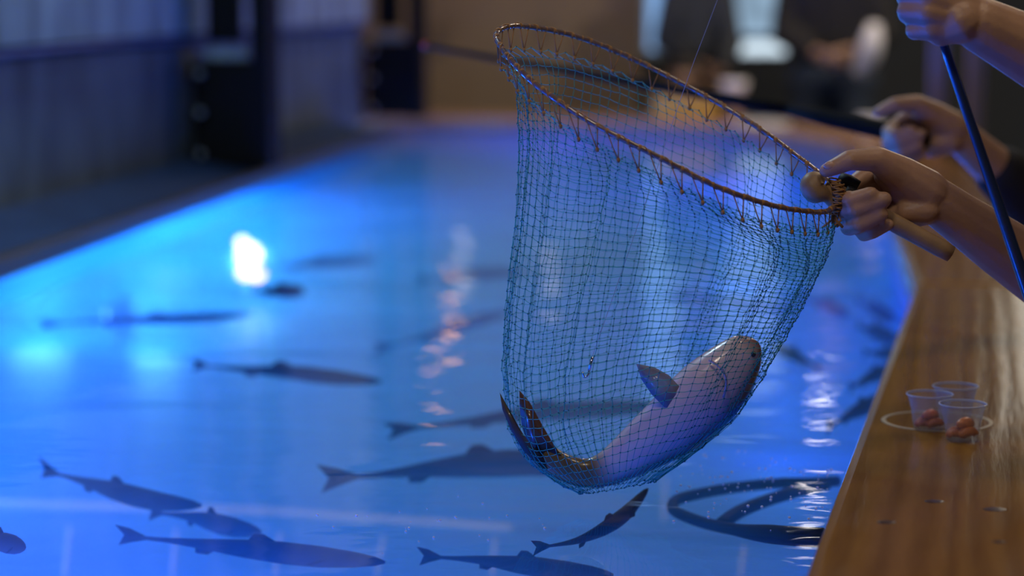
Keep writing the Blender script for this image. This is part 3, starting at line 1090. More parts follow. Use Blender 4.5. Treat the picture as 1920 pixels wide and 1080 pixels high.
def pond_fish(label, pts, h, z, tail=1.0, dark=0.16, name='pond_fish', surf=False, tz=None, dorsal=0.5):
    """pts: image points tail -> head on the level z; h: body half height in metres"""
    P3 = [atZ(x, y, z) for x, y in pts]
    h *= 0.80
    if tz:
        for k, dz in enumerate(tz):
            P3[k].z += dz
    n_ = 26
    sp_ = catmull(P3, n_)
    prof = [(0, .16), (.10, .22), (.25, .45), (.45, .85), (.6, 1.0), (.75, .95), (.88, .7), (.96, .42), (1, .12)]
    rad_ = []
    for i in range(n_):
        u = i / (n_ - 1)
        rad_.append(h * lerpn([(a, (b,)) for a, b in prof], u)[0])
    root = thing(name, label, 'fish', sp_[n_ // 2] - V((0, 0, h)), 'fish swimming in the pond')
    Z = [V((0, 0, 1))] * n_
    k0 = (0.030 * dark, 0.028 * dark, 0.030 * dark); k1 = (0.16 * dark, 0.16 * dark, 0.17 * dark)
    mb_ = MB(); loft(mb_, sp_, rad_, Z, lambda u, c_, s_: mixc(k1, k0, (c_ + 0.55) / 0.7), 12, 0.62)
    colpart('body', mb_, M['fish_pond'], root)
    t = (sp_[0] - sp_[2]).normalized()
    up = V((0, 0, 1)); sd = t.cross(up).normalized()
    b0 = sp_[0]
    L_ = sum((b - a).length for a, b in zip(sp_, sp_[1:]))
    q = L_ * 0.10 * tail
    part('tail_fin', plate([b0 - t * q * .2 + up * h * .18, b0 + t * q * .5 + up * h * .75, b0 + t * q * 1.15 + up * h * .95 * tail, b0 + t * q * .75 + up * h * .1, b0 + t * q * 1.0 - up * h * .9, b0 + t * q * .4 - up * h * .5, b0 - t * q * .2 - up * h * .18], .006, sd), M['fin_dark'], root)
    i = int(n_ * dorsal)
    c_ = sp_[i]; t2 = (sp_[i + 1] - sp_[i - 1]).normalized(); r_ = rad_[i]
    part('dorsal_fin', plate([c_ + t2 * L_ * .06 + up * r_ * .9, c_ + up * (r_ + h * .55), c_ - t2 * L_ * .04 + up * (r_ + h * .5), c_ - t2 * L_ * .07 + up * r_ * .8], .005, sd), M['fin_dark'], root)
    i = int(n_ * .78)
    c_ = sp_[i]; r_ = rad_[i]
    for sg in (1, -1):
        e = sd * sg
        part('pectoral_fin', plate([c_ + e * r_ * .5, c_ + e * (r_ * .6 + h * .9) - t2 * L_ * .06 - up * r_ * .6, c_ + e * (r_ * .5 + h * .5) - t2 * L_ * .10 - up * r_ * .7, c_ - t2 * L_ * .04 + e * r_ * .5 - up * r_ * .3], .004, up), M['fin_dark'], root)
    i = int(n_ * .3)
    c_ = sp_[i]; r_ = rad_[i]
    part('anal_fin', plate([c_ + t2 * L_ * .04 - up * r_ * .8, c_ - up * (r_ + h * .4), c_ - t2 * L_ * .05 - up * (r_ + h * .35), c_ - t2 * L_ * .05 - up * r_ * .7], .004, sd), M['fin_dark'], root)
    return root


FZ = 0.615
pond_fish('slim dark fish alone in the bright blue water before the pale glow', [(385, 686), (450, 692), (540, 698), (620, 707), (714, 716)], 0.017, 0.648, .8, .2, dorsal=.45)
pond_fish('dark fish with raised tail above the pale seam line under the steel wall', [(105, 888), (165, 905), (230, 925), (300, 940), (378, 948)], 0.019, 0.60, 1.3)
pond_fish('long dark fish below the pale seam line, nearest to the viewer', [(265, 1008), (360, 1018), (470, 1030), (590, 1043), (722, 1054)], 0.018, 0.60)
pond_fish('dark fish at the lower edge below the net, its back half out of the picture', [(820, 1045), (900, 1050), (980, 1060), (1060, 1070), (1150, 1078)], 0.016, 0.60)
pond_fish('large grey fish with forked tail passing behind the bottom of the net', [(660, 895), (740, 887), (830, 877), (920, 870), (1020, 868), (1130, 880)], 0.026, 0.60, 1.2, .7)
pond_fish('slim grey fish seen through the net behind the pectoral fin of the caught fish', [(775, 803), (880, 790), (980, 777), (1090, 769), (1200, 764), (1275, 762)], 0.019, 0.61, 1.0, .6)
pond_fish('black fish at the surface beside the white glowing light', [(478, 545), (505, 546), (535, 546), (572, 547)], 0.020, 0.668, .6, .4)
pond_fish('very long thin dark fish beneath the white glowing light', [(110, 607), (200, 602), (290, 600), (380, 596), (470, 590)], 0.014, 0.63)
pond_fish('faint fish slanting down towards the net at half height', [(735, 648), (790, 634), (850, 615), (910, 597), (965, 585)], 0.018, 0.58, 1.2, .7)
pond_fish('faint long fish beyond the white glowing light', [(500, 503), (560, 498), (630, 492), (705, 489)], 0.018, 0.60, 1, .6)
pond_fish('faint fish just beyond the edge of the net, farther than the slanting one', [(800, 525), (860, 518), (920, 513), (990, 512)], 0.018, 0.60, 1, .6)
pond_fish('dark fish beside the edge of the wooden rim, tail towards the net', [(1562, 796), (1592, 778), (1625, 762), (1665, 742)], 0.018, 0.63, 1.3)
pond_fish('dark fish against the wooden rim above the white reflections', [(1600, 725), (1625, 710), (1650, 700), (1690, 686)], 0.017, 0.63, 1)
pond_fish('dark slim fish between the net and the rim beside the head of the caught fish', [(1530, 688), (1505, 675), (1480, 662), (1450, 650)], 0.016, 0.63, .8)
pond_fish('reddish brown fish behind the edge of the net under the hand', [(1505, 560), (1530, 567), (1556, 577), (1590, 592)], 0.020, 0.64, .8, 1.2)
pond_fish('small dark fish close to the bend of the wooden rim', [(1612, 565), (1632, 576), (1655, 588), (1680, 600)], 0.020, 0.63, .8)
pond_fish('stout dark fish below the small one at the bend of the rim', [(1612, 612), (1632, 620), (1655, 628), (1685, 636)], 0.022, 0.63, .8)
pond_fish('dark fish partly hidden by the rim under the stout one', [(1625, 662), (1645, 662), (1668, 664), (1700, 668)], 0.018, 0.63, .8)
pond_fish('grey fish lifting its snout out of the water under the bottom of the net', [(1025, 990), (1080, 980), (1130, 968), (1175, 952), (1215, 937)], 0.013, 0.668, 1.0, .5, tz=(-.022, -.022, -.016, -.006, .014))
pond_fish('dark fish cut off at the corner below the seam line', [(-60, 1012), (-30, 1014), (10, 1018), (48, 1026)], 0.016, 0.64, .8)
pond_fish('faint broad fish under the seam line behind the nearest long fish', [(300, 962), (360, 970), (420, 985), (490, 998)], 0.018, 0.58, 1, .6)
pond_fish('faint fish seen through the upper part of the net', [(1290, 556), (1350, 566), (1420, 574), (1500, 580)], 0.018, 0.58, 1, 1)

# black hose loop floating at the rim
hz = 0.615
hose = thing('hose', 'black hose loop lying in the water beside the near wooden rim', 'hose', atZ(1400, 950, hz))
hpx = [(1572, 902), (1530, 905), (1460, 906), (1380, 914), (1310, 926), (1268, 938), (1262, 955), (1290, 970), (1330, 983), (1390, 995), (1450, 1002), (1500, 1006), (1542, 1008)]
mb = MB(); mb.tube(catmull([atZ(x, y, hz + (0, .018, .038, .055, .06)[max(0, k - 8)]) for k, (x, y) in enumerate(hpx)], 60), [0.0075 + 0.004 * sm((k - 38) / 12) for k in range(60)], 10)
part('tube', mb, M['hose'], hose)
mb = MB(); mb.tube(catmull([atZ(x, y, hz - .003) for x, y in ((1350, 985), (1380, 963), (1420, 945), (1480, 925), (1550, 908))], 24), 0.009, 8)
part('branch_tube', mb, M['hose'], hose)

# bubbles and drops on the water round the hose
mb = MB()
rb = random.Random(5)
for k in range(110):
    x = rb.gauss(1430, 90); y = rb.gauss(905, 42)
    if 1250 < x < 1560 and 845 < y < 1000:
        p = atZ(x, y, WZ)
        mb.ball(p + V((0, 0, 0.0008)), rb.uniform(0.0008, 0.0019), (1, 1, .8), 8, 6)
for k in range(26):
    x = rb.gauss(800, 140); y = rb.gauss(985, 25)
    p = atZ(x, y, WZ)
    mb.ball(p + V((0, 0, 0.0008)), rb.uniform(0.0008, 0.0018), (1, 1, .8), 8, 6)
o = part('bubbles', mb, M['foam'], None)
o['kind'] = 'stuff'; o['label'] = 'small bubbles floating on the blue water beside the rim'; o['category'] = 'bubbles'

# ================================================================== CUPS
def cup(px, py, label, r=0.0285, h=0.047):
    c_ = atZ(px, py, RZ)
    root = thing('plastic_cup', label, 'cup', (c_.x, c_.y, RZ), 'small plastic cups on the wooden rim')
    o_ = V((c_.x, c_.y, RZ))
    mb = MB()
    base = MB(); base.lathe([(0.0005, 0.0006), (0.0188, 0.0006), (0.0188, 0.0014), (0.0005, 0.0014)], o_, 28)
    part('base', base, M['cup_base'], root)
    mb.lathe([(0.0186, 0.0016), (0.0192, 0.003), (r * .80, h * .55), (r * .92, h * .86), (r * .95, h * .93)], o_, 32)
    part('body', mb, M['cup'], root)
    mb = MB()
    mb.lathe([(r * .945, h * .93), (r * .97, h * .97), (r * 1.0, h * .985), (r * 1.03, h * .97), (r * 1.03, h * .95), (r * 1.0, h * .955)], o_, 32, True)
    part('rim', mb, M['cup_rim'], root)
    return o_
c1 = cup(1742, 806, 'clear plastic cup with dark red bait, beside the pond edge of the ring stain')
c2 = cup(1804, 826, 'clear plastic cup with orange bait standing in front of the other two')
c3 = cup(1790, 790, 'empty clear plastic cup standing behind the two cups of bait')
def bait(c_, offs, m, group):
    for k, (dx, dy, dz, r, label) in enumerate(offs):
        root = MB()
        q = c_ + V((dx, dy, dz - 0.004))
        pts_ = [q + V((r * .95 * math.cos(a), r * .6 * math.sin(a + k), r * .5 * math.sin(a))) for a in (0, .6, 1.2, 1.8, 2.4, 3.0)]
        root.tube(catmull(pts_, 12), [r * .22 + r * .42 * math.sin(math.pi * (j + 1) / 13) for j in range(12)], 8)
        o_ = part('bait_piece', root, m, None)
        o_['label'] = label; o_['category'] = 'bait'; o_['group'] = group
bait(c1, ((-.007, -.003, .009, .010, 'dark red bait piece at the pond side of the cup beside the pond'), (.007, -.003, .009, .010, 'dark red bait piece at the table side of the cup beside the pond'),
          (.001, .003, .019, .010, 'dark red bait piece on top of the two others in the cup beside the pond')), M['bait_dark'], 'dark red bait in the cup next to the pond')
bait(c2, ((-.007, -.003, .009, .011, 'orange bait piece at the pond side of the front cup'), (.007, -.003, .010, .011, 'orange bait piece at the table side of the bottom of the front cup'),
          (.003, .003, .021, .0105, 'orange bait piece on top of the two others in the front cup')), M['bait'], 'orange bait in the front cup')

# ================================================================== PEOPLE
def head(mb, c_, fd, r=0.1):
    fd = V(fd).normalized(); sd = fd.cross(V((0, 0, 1))).normalized(); up = sd.cross(fd)
    q = lambda f_, s_, u_: c_ + fd * f_ * r + sd * s_ * r + up * u_ * r
    mb.cap(q(-.15, 0, .25), q(.05, 0, .2), r * .92, r * .88)
    mb.cap(q(.25, 0, -.2), q(.40, 0, -.75), r * .62, r * .36)
    mb.cap(q(.85, 0, .1), q(1.05, 0, -.2), r * .12, r * .16)
    mb.cap(q(.70, .25, -.55), q(.70, -.25, -.55), r * .12, r * .12)
    for s_ in (1, -1):
        mb.cap(q(-.05, .88 * s_, .15), q(-.02, .86 * s_, -.2), r * .17, r * .12)
        mb.cap(q(.72, .2 * s_, .32), q(.66, .55 * s_, .3), r * .12, r * .1)
    return q


def add_face(q, r, root, body, hair_m=None, long=0.0):
    for s_ in (1, -1):
        e = MB(); e.ball(q(.78, .34 * s_, .12), r * .10, (1, 1, 1), 10, 8); part('eye', e, M['eye'], root)
    h = MB()
    h.cap(q(-.22, 0, .36), q(.02, 0, .42), r * 1.0, r * .90)
    h.cap(q(-.55, 0, 0), q(-.5, 0, -.3 - long), r * .62, r * .5)
    for s_ in (1, -1):
        h.cap(q(-.2, .72 * s_, .25), q(-.25, .72 * s_, -.25 - long), r * .35, r * .22)
    rpart('hair', h, M['hair'], root, r * 0.10, 2)


def fig(mb, J, bulk=1.0, arms=True, grow=0.0, bits=('torso', 'legs', 'arms')):
    g = grow
    if 'torso' in bits:
        ch = (J['sl'] + J['sr']) / 2
        for s_ in ('l', 'r'):
            mb.cap(J['s' + s_] * .62 + ch * .38 + V((0, 0, -.09)), J['h' + s_] * .6 + J['pel'] * .4 + V((0, 0, .1)), .098 * bulk + g, .088 * bulk + g)
            mb.cap(J['s' + s_], ch + V((0, 0, .02)), .056 * bulk + g, .062 * bulk + g)
        mb.cap(ch + V((0, 0, -.1)), J['pel'] + V((0, 0, .08)), .105 * bulk + g, .10 * bulk + g)
        if not g:
            mb.cap(ch + V((0, 0, .0)), J['neck'], .058, .052)
    if 'legs' in bits:
        for s_ in ('l', 'r'):
            mb.cap(J['h' + s_], J['k' + s_], .085 * bulk + g, .055 * bulk + g)
            mb.cap(J['k' + s_], J['a' + s_], .055 * bulk + g, .040 + g)
        mb.cap(J['hl'], J['hr'], .10 * bulk + g, .10 * bulk + g)
        if not g:
            for s_ in ('l', 'r'):
                mb.cap(J['a' + s_] + V((0, 0, -.04)), J['a' + s_] + J['fwd'] * .15 + V((0, 0, -.055)), .035, .028)


def hand_chain(mb, W, f, n_, t_, sc=1.0, curl=0.9):
    """simple complete hand: wrist W, finger dir f, palm normal n_, thumb side t_; four fingers and a thumb"""
    f, n_, t_ = f.normalized(), n_.normalized(), t_.normalized()
    for k, (o_, l_) in enumerate(((.030, .072), (.010, .080), (-.010, .074), (-.029, .058))):
        k0 = W + (f * .088 + t_ * o_) * sc
        mb.cap(W + (f * .015 + t_ * o_ * .6) * sc, k0, .016 * sc, .0115 * sc)
        a = 0.0
        p = k0
        for frac, r_ in ((.45, .0095), (.30, .0085), (.25, .0075)):
            a += curl
            d = f * math.cos(a) + n_ * math.sin(a)
            q_ = p + d * l_ * frac * sc
            mb.cap(p, q_, (r_ + .0008) * sc, r_ * sc, 8, 3)
            p = q_
    b0 = W + (f * .025 + t_ * .03) * sc
    b1 = b0 + (f * .035 + t_ * .022 + n_ * .015) * sc
    b2 = b1 + (f * .030 + n_ * .012 + t_ * .004) * sc
    mb.cap(b0, b1, .016 * sc, .012 * sc); mb.cap(b1, b2, .0115 * sc, .009 * sc)


def gripping_hand(mb, mp):
    """right fist seen from the palm side round a slanting stick; mp(px,py,d)->point, k->radius scale"""
    c = lambda p, q, a, b, n_=12: mb.cap(mp(*p), mp(*q), a * mp.k, b * mp.k, n_)
    # palm
    Wp = (1738, 366, .034)
    mcp = [(1648, 312, .050), (1652, 338, .056), (1660, 366, .055), (1672, 394, .048)]
    for p in mcp:
        c(Wp, p, .024, .0150)
    c((1738, 358, .026), (1690, 328, .016), .026, .0225)          # thenar mass
    c((1690, 328, .016), (1645, 299, -.002), .0225, .0155)
    c((1660, 330, .024), (1700, 360, .026), .014, .019)          # web between thumb and index
    c((1740, 388, .030), (1688, 406, .030), .021, .0175)          # heel of the hand
    c((1735, 395, .016), (1700, 398, .016), .016, .013)
    # thumb lying along the top
    c((1645, 299, -.002), (1594, 300, -.014), .0150, .0120)
    c((1594, 300, -.014), (1558, 316, -.013), .0122, .0095)
    c((1558, 316, -.013), (1549, 320, -.012), .0095, .0085)
    # fingers: knuckle -> middle joint (far side, left) -> last joint (near side, left) -> tip (near side, right)
    F = [((1592, 354, .040), (1577, 368, .010), (1596, 376, -.018), (1633, 364, -.024), .0105),
         ((1588, 374, .042), (1578, 394, .010), (1606, 392, -.020), (1657, 374, -.024), .0112),
         ((1596, 406, .040), (1592, 425, .010), (1612, 420, -.018), (1652, 402, -.022), .0105),
         ((1622, 424, .036), (1620, 438, .012), (1636, 434, -.008), (1664, 421, -.010), .0090)]
    for k, (a, b, d, e, r_) in enumerate(F):
        c(mcp[k], a, .0135, r_ * 1.08)
        c(a, b, r_ * 1.08, r_ * 1.08)
        c(b, d, r_ * 1.08, r_)
        c(d, e, r_ * 1.0, r_ * .86)
    return Wp


class MP:
    def __init__(s, Y, fx=0.0, fy=0.0, ox=0.0, oy=0.0, k=1.0):
        s.Y, s.fx, s.fy, s.ox, s.oy, s.k = Y, fx, fy, ox, oy, k

    def __call__(s, px, py, d):
        q = s.k * FPX / s.Y / S      # keep true hand size at that distance
        return atY(s.ox + (px - s.fx) * q, s.oy + (py - s.fy) * q, s.Y + d * s.k)


# ---- person 1 : net in the right hand, rod in the raised left hand
p1 = thing('person', 'bare armed person with the net in one fist and a rod in the other', 'person', (1.02, 2.72, 0))
body = MB()
mp1 = MP(YC, 0, 0, 0, 0, 1.0)
mp1.__class__ = MP
gripping_hand(body, type('m', (), {'__call__': lambda s, x, y, d: atY(x, y, YC + d), 'k': 1.0})())
W1p = atY(1742, 368, YC + .034)
E1 = atY(1960, 520, YC + .085)
for a, b, r0, r1 in ((0, .25, .0275, .030), (.25, .62, .030, .036), (.62, 1, .036, .040)):
    body.cap(W1p.lerp(E1, a), W1p.lerp(E1, b), r0, r1, 16)
SR = V((1.02, 2.92, 1.36)); SL = V((1.02, 2.54, 1.36))
E1b = E1 + (E1 - W1p).normalized() * 0.09
body.cap(E1, E1b, .040, .042, 16)
body.cap(E1b, SR, .043, .052, 16)
# raised left hand round the rod
YL = 2.46
f2 = lambda x, y, d: atY(x, y, YL + d)
WL = f2(1838, 46, .01)
EL = f2(2080, 170, .06)
for a, b, r0, r1 in ((0, .3, .030, .036), (.3, .7, .036, .044), (.7, 1, .044, .043)):
    body.cap(WL.lerp(EL, a), WL.lerp(EL, b), r0, r1, 16)
ELb = EL + (EL - WL).normalized() * 0.05
body.cap(EL, ELb, .042, .044, 16)
body.cap(ELb, SL, .044, .052, 16)
mk = [(1748, -40, .0), (1742, -10, -.004), (1742, 22, -.004), (1750, 52, .002)]
pk = [(1706, -46, .014), (1700, -14, .012), (1702, 20, .012), (1716, 56, .014)]
dk = [(1704, -38, .040), (1700, -6, .040), (1702, 26, .040), (1716, 58, .038)]
tk = [(1742, -30, .052), (1742, 0, .052), (1744, 30, .050), (1752, 58, .046)]
for k in range(4):
    r_ = (.0115, .012, .0115, .0105)[k]
    body.cap(WL, f2(*mk[k]), .024, .0155)
    body.cap(f2(*mk[k]), f2(*pk[k]), .0145, r_ * 1.05)
    body.cap(f2(*pk[k]), f2(*dk[k]), r_ * 1.05, r_)
    body.cap(f2(*dk[k]), f2(*tk[k]), r_, r_ * .88)
body.cap(f2(1800, 40, .0), f2(1765, 60, .006), .026, .016)
body.cap(f2(1808, -5, .02), f2(1780, -55, .030), .018, .013)
body.cap(f2(1780, -55, .030), f2(1745, -75, .045), .013, .010)
J = dict(sr=SR, sl=SL, neck=V((1.0, 2.73, 1.46)), pel=V((1.06, 2.73, .92)), hl=V((1.06, 2.64, .88)), hr=V((1.06, 2.82, .88)), kl=V((1.04, 2.62, .48)), kr=V((1.04, 2.84, .48)), al=V((1.08, 2.61, .08)), ar=V((1.08, 2.85, .08)), fwd=V((-1, 0, 0)))
# the counter's outer edge lies at about x = 1.0 here, so the whole figure stands behind it
sh = V((0.17, 0, 0))
for k in J:
    if k != 'fwd':
        J[k] = J[k] + sh
body.cap(SR, J['sr'], .055, .056); body.cap(SL, J['sl'], .055, .056)
fig(body, J)
qf = head(body, J['neck'] + V((-.03, 0, .155)), (-1, -.1, -.25), .102)
rpart('body', body, M['skin'], p1, 0.0024, 5, 0.5)
add_face(qf, .102, p1, None)
cl = MB(); fig(cl, J, grow=.012, bits=('torso',))
for s_, e_ in ((J['sr'], E1b), (J['sl'], ELb)):
    cl.cap(s_, s_.lerp(e_, .45), .068, .062)
rpart('shirt', cl, M['black_cloth'], p1, .012, 3)
cl = MB(); fig(cl, J, grow=.012, bits=('legs',)); rpart('trousers', cl, M['navy_cloth'], p1, .014, 3)
for s_ in ('l', 'r'):
    cl = MB(); a = J['a' + s_]; cl.cap(a + V((.02, 0, -.03)), a + J['fwd'] * .17 + V((0, 0, -.042)), .05, .036); rpart('shoe', cl, M['shoe'], p1, .008, 3)
# thumb nail
mb = MB(); mb.ball(atY(1556, 311, YC - .0195), 1, (.0075, .003, .0050), 10, 6); part('thumb_nail', mb, M['nail'], p1)

# ---- rod of person 1
ra = atY(1757, 45, YL + .030)
rbp = atY(1966, 660, YL + .02)
tip = atY(1553, -555, YL + .06)
rod = thing('fishing_rod', 'blue lit fishing rod held upright in the raised fist', 'rod', rbp, 'fishing rods')
mb = MB(); rp = [rbp, rbp.lerp(ra, .55), ra]; mb.tube([rbp] + [rbp.lerp(ra, k / 10) for k in range(1, 11)], [0.0085] + [0.0078 - 0.003 * k / 10 for k in range(1, 11)], 12)
part('butt', mb, M['rod'], rod)
mb = MB(); mb.tube([ra.lerp(tip, k / 10) for k in range(11)], [0.0048 - .0036 * k / 10 for k in range(11)], 10)
part('rod_blank', mb, M['rod'], rod)
mb = MB()
l3 = [tip, atY(1345, 0, YL + .10), atY(1285, 160, YL + .12), atY(1200, 410, YL + .135), atY(1108, 676, YL + .145)]
mb.tube(catmull(l3, 20), 0.0004, 5)
part('fishing_line', mb, M['line'], rod)
mb = MB()
ha, hb = atY(1111, 672, YL + .145), atY(1102, 704, YL + .143)
mb.tube(catmull([ha, ha.lerp(hb, .6), hb, hb + V((-.004, 0, -.002)), hb + V((-.006, 0, .004))], 16), 0.0012, 8)
mb.tube([ha + V((0, 0, .002)), ha.lerp(hb, .7)], 0.0018, 8)
part('hook', mb, M['chrome'], rod, label='small silver hook')

# ---- person 2 : farther along the rim, black rod
Y2 = 3.5
p2 = thing('person', 'person in a black sleeve farther along the rim holding the black rod', 'person', (1.45, 3.75, 0))
body = MB()
mp2 = MP(Y2, 1625, 372, 1702, 250, 1.0)
gripping_hand(body, mp2)
W2p = mp2(1742, 368, .034)
E2 = atY(1990, 420, Y2 + .14)
body.cap(W2p, W2p.lerp(E2, .4), .027, .034, 14); body.cap(W2p.lerp(E2, .4), E2, .034, .042, 14)
S2R = V((1.42, 3.95, 1.38)); S2L = V((1.42, 3.58, 1.38))
body.cap(E2, S2R, .043, .052)
J2 = dict(sr=S2R, sl=S2L, neck=V((1.40, 3.77, 1.48)), pel=V((1.46, 3.77, .92)), hl=V((1.46, 3.68, .88)), hr=V((1.46, 3.86, .88)), kl=V((1.46, 3.66, .48)), kr=V((1.46, 3.88, .48)), al=V((1.48, 3.65, .08)), ar=V((1.48, 3.89, .08)), fwd=V((-1, 0, 0)))
fig(body, J2)
EL2 = V((1.50, 3.50, 1.08)); WL2 = V((1.36, 3.52, .90))
body.cap(S2L, EL2, .052, .042); body.cap(EL2, WL2, .042, .028)
hand_chain(body, WL2, V((-.5, 0, -.8)), V((0, 1, 0)), V((-.8, 0, .5)), 1.0, .35)
qf = head(body, V((1.37, 3.77, 1.635)), (-1, 0, -.2), .102)
rpart('body', body, M['skin'], p2, 0.0034, 4)
add_face(qf, .102, p2, None)
cl = MB(); fig(cl, J2, grow=.014, bits=('torso',))
cl.cap(W2p.lerp(E2, .45), E2, .046, .058); cl.cap(E2, S2R, .058, .068); cl.cap(S2L, EL2, .068, .056); cl.cap(EL2, EL2.lerp(WL2, .8), .056, .044)
rpart('jacket', cl, M['black_cloth'], p2, .008, 3)
cl = MB(); fig(cl, J2, grow=.012, bits=('legs',)); rpart('trousers', cl, M['navy_cloth'], p2, .016, 3)
for s_ in ('l', 'r'):
    cl = MB(); a = J2['a' + s_]; cl.cap(a + V((.02, 0, -.03)), a + J2['fwd'] * .17 + V((0, 0, -.042)), .05, .036); rpart('shoe', cl, M['shoe'], p2, .01, 3)
g0, g1 = mp2(1580, 352, .004), mp2(1730, 420, .0)
gA = atY(1735, 262, Y2); gB = atY(1480, 206, Y2 + .25); gT = atY(797, 86, Y2 + 1.0)
rod2 = thing('fishing_rod', 'black fishing rod pointing across the far water with a red tip', 'rod', gA, 'fishing rods')
mb = MB(); mb.tube([gA, gA.lerp(gB, .3), gA.lerp(gB, .7), gB], [.012, .014, .014, .010], 12); part('grip', mb, M['rod_black'], rod2)
mb = MB(); mb.tube([gB.lerp(gT, k / 8) for k in range(9)], [.010 - .005 * k / 8 for k in range(9)], 8); part('rod_blank', mb, M['rod_black'], rod2)
mb = MB(); mb.ball(gT, .007, (1, 1, 1), 8, 6); part('tip', mb, M['red'], rod2, label='red tip')


# ---- bystanders at the far end
def stander(label, x, y, fwd, top, legs, hands, res=.016, sc=1.0, low=0.0, elb=None, sleeve=None, bulk=1.0, headdir=None, narrow=.17):
    fwd = V(fwd).normalized(); sd = V((-fwd.y, fwd.x, 0))       # person's left
    root = thing('person', label, 'person', (x, y, 0))
    o_ = V((x, y, 0))
    q = lambda f_, s_, z: o_ + (fwd * f_ + sd * s_) * sc + V((0, 0, z * sc + (low if z > .6 else low * z / .6)))
    J_ = dict(sr=q(0, -narrow, 1.40), sl=q(0, narrow, 1.40), neck=q(.01, 0, 1.50), pel=q(0, 0, .95), hl=q(0, .09, .90), hr=q(0, -.09, .90), kl=q(.03, .10, .49), kr=q(.03, -.10, .49), al=q(0, .10, .08), ar=q(0, -.10, .08), fwd=fwd)
    b = MB(); fig(b, J_, bulk * sc)
    cl_ = MB(); fig(cl_, J_, bulk * sc, grow=.016, bits=('torso',))
    for s_, hnd, sgn in (('r', hands[0], -1), ('l', hands[1], 1)):
        S_ = J_['s' + s_]
        H_ = V(hnd)
        El = (elb[0 if s_ == 'r' else 1] if elb else None) or ((S_ + H_) / 2 + sd * .10 * sgn * sc + V((0, 0, -.11 * sc)) - fwd * .05)
        El = V(El)
        b.cap(S_, El, .050 * sc, .040 * sc); b.cap(El, H_, .040 * sc, .026 * sc)
        hand_chain(b, H_, (H_ - El), -sd * sgn, fwd + V((0, 0, .6)), sc, .45)
        cl_.cap(S_, El, .068 * sc, .056 * sc); cl_.cap(El, El.lerp(H_, .85), .056 * sc, .042 * sc)
    hc = J_['neck'] + fwd * .03 * sc + V((0, 0, .155 * sc))
    qf_ = head(b, hc, headdir or fwd, .102 * (sc ** .5))
    rpart('body', b, M['skin_far'], root, res * .55, 3)
    add_face(qf_, .102 * (sc ** .5), root, None)
    rpart('jacket', cl_, top, root, res, 3)
    cl_ = MB(); fig(cl_, J_, bulk * sc, grow=.014, bits=('legs',)); rpart('trousers', cl_, legs, root, res, 3)
    for s_ in ('l', 'r'):
        c2_ = MB(); a = J_['a' + s_]; c2_.cap(a + fwd * -.02 + V((0, 0, -.03)), a + fwd * .17 * sc + V((0, 0, -.042)), .05, .036); rpart('shoe', c2_, M['shoe'], root, .012, 3)
    return root


YP = 10.15
a = atY(1540, 112, 9.93); b = atY(1585, 100, 9.93)
stander('standing person in a black suit at the far corner, hands before the belly', atY(1560, 100, YP).x, YP, (-.15, -1, 0), M['black_cloth'], M['navy_cloth'], (atY(1530, 100, 9.93), atY(1600, 96, 9.93)), bulk=1.02)
mb = MB(); c_ = atY(1628, 95, 9.84)
pk_ = [atY(1640, 45, 9.84), atY(1634, 80, 9.82), atY(1622, 118, 9.84), atY(1606, 140, 9.86)]
mb.tube(catmull(pk_, 16), [.02 + .03 * math.sin(math.pi * (k + 1) / 17) for k in range(16)], 10, squash=.5)
o = part('towel', mb, M['white'], None); o['label'] = 'whitish towel held at the black suit of the standing person'; o['category'] = 'towel'
stander('dark haired child crouching low behind the yellow wooden box', atY(1286, 150, 10.45).x, 10.45, (-.2, -1, 0), M['black_cloth'], M['black_cloth'], (atY(1235, 172, 10.2), atY(1318, 172, 10.2)), sc=.62, low=-0.12, narrow=.15)
hx = atY(1366, 160, 10.35)
stander('grey sleeved adult behind the crouching child reaching down to the white bowl', atY(1310, 40, 10.95).x, 10.95, (.45, -1, 0), M['grey_cloth'], M['black_cloth'], (atY(1300, 120, 10.8), atY(1352, 140, 10.55)), bulk=.62, narrow=.10)

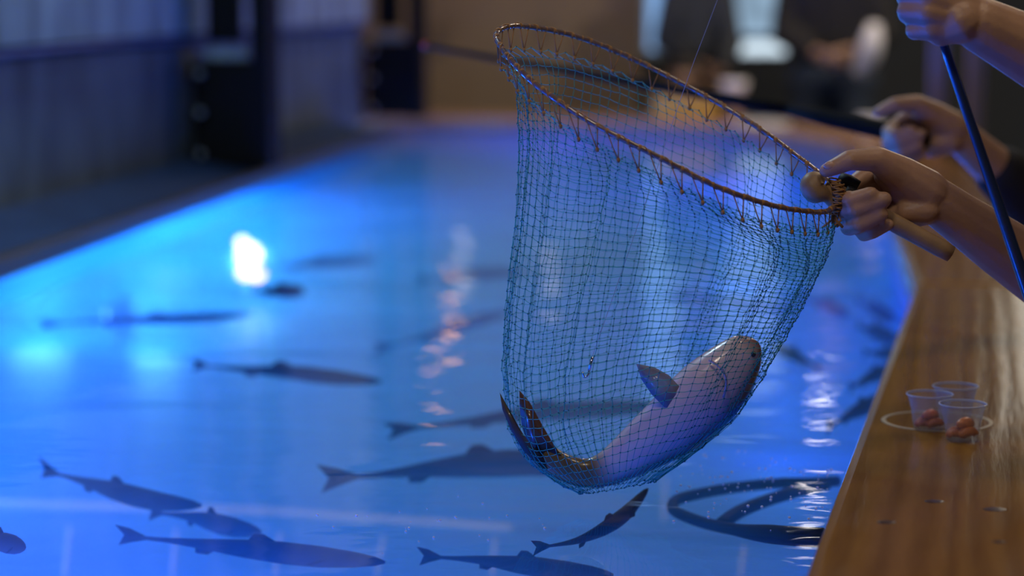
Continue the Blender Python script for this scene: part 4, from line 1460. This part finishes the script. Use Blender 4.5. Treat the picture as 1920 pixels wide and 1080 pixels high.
# ---- things on the far rim
def far_on(px, py):
    return atZ(px, py, RZ)
q = atY(1283, 228, 9.72); q.z = RZ
root = thing('wooden_box', 'low yellow wooden box on the far rim', 'box', q)
wd, dp, ht = .135, .07, .105
mb = MB(); mb.box((q.x - wd, q.y - dp, RZ), (q.x + wd, q.y - dp + .012, RZ + ht)); part('front_board', mb, M['crate'], root, False, .002)
mb = MB(); mb.box((q.x - wd, q.y + dp - .012, RZ), (q.x + wd, q.y + dp, RZ + ht)); part('back_board', mb, M['crate'], root, False, .002)
for s_ in (-1, 1):
    mb = MB(); xx = q.x + s_ * (wd - .006); mb.box((xx - .006, q.y - dp + .0125, RZ), (xx + .006, q.y + dp - .0125, RZ + ht)); part('end_board', mb, M['crate'], root, False)
mb = MB(); mb.box((q.x - wd + .013, q.y - dp + .013, RZ + ht - .018), (q.x + wd - .013, q.y + dp - .013, RZ + ht - .006)); part('lid', mb, M['crate'], root, False)

def lathe_thing(name, label, cat, px, py, Y, prof, m, extra=None):
    c_ = atY(px, py, Y); c_.z = RZ
    root = thing(name, label, cat, c_)
    mb = MB(); mb.lathe(prof, c_, 24); part('body', mb, m, root)
    return root, c_
root, c_ = lathe_thing('bowl', 'white round bowl on a stand beside the yellow wooden box', 'bowl', 1375, 200, 9.75, [(.001, .095), (.028, .095), (.052, .125), (.062, .165), (.058, .165), (.048, .13), (.001, .105)], M['white'])
mb = MB(); mb.lathe([(.001, 0), (.05, 0), (.05, .012), (.022, .03), (.022, .08), (.034, .094), (.001, .094)], c_, 20); part('stand', mb, M['pink_wood'], root)
lathe_thing('white_cup', 'white cup on the far corner of the rim before the person in black', 'cup', 1628, 262, 8.6, [(.001, .002), (.034, .002), (.044, .075), (.041, .075), (.031, .006), (.001, .006)], M['white'])
c_ = atY(1420, 246, 9.32); c_.z = RZ + .001
sheet = MB()
t_ = V((.9, -.38, 0)).normalized(); n_ = V((-t_.y, t_.x, 0))
sheet.obox(c_ - t_ * .12 - n_ * .07, t_ * .24, n_ * .15, V((0, 0, .004)))
o = part('paper_sheet', sheet, M['paper'], None, False); o['label'] = 'white paper sheet lying on the far rim before the person in black'; o['category'] = 'paper'
for px, lab in ((1756, 'pinkish wooden post behind the raised arm, the one next to the hand'), (1826, 'pinkish wooden post behind the raised arm, the one next to the black sleeve')):
    Y_ = 8.1
    x_ = (px - 960) / FPX * Y_
    root = thing('wooden_post', lab, 'post', (x_, Y_, 0))
    mb = MB(); mb.box((x_ - .026, Y_ - .026, 0.03), (x_ + .026, Y_ + .026, 2.2)); part('shaft', mb, M['pink_wood'], root, False, .004)
    mb = MB(); mb.box((x_ - .05, Y_ - .05, 0.0), (x_ + .05, Y_ + .05, .03)); part('foot', mb, M['pink_wood'], root, False)
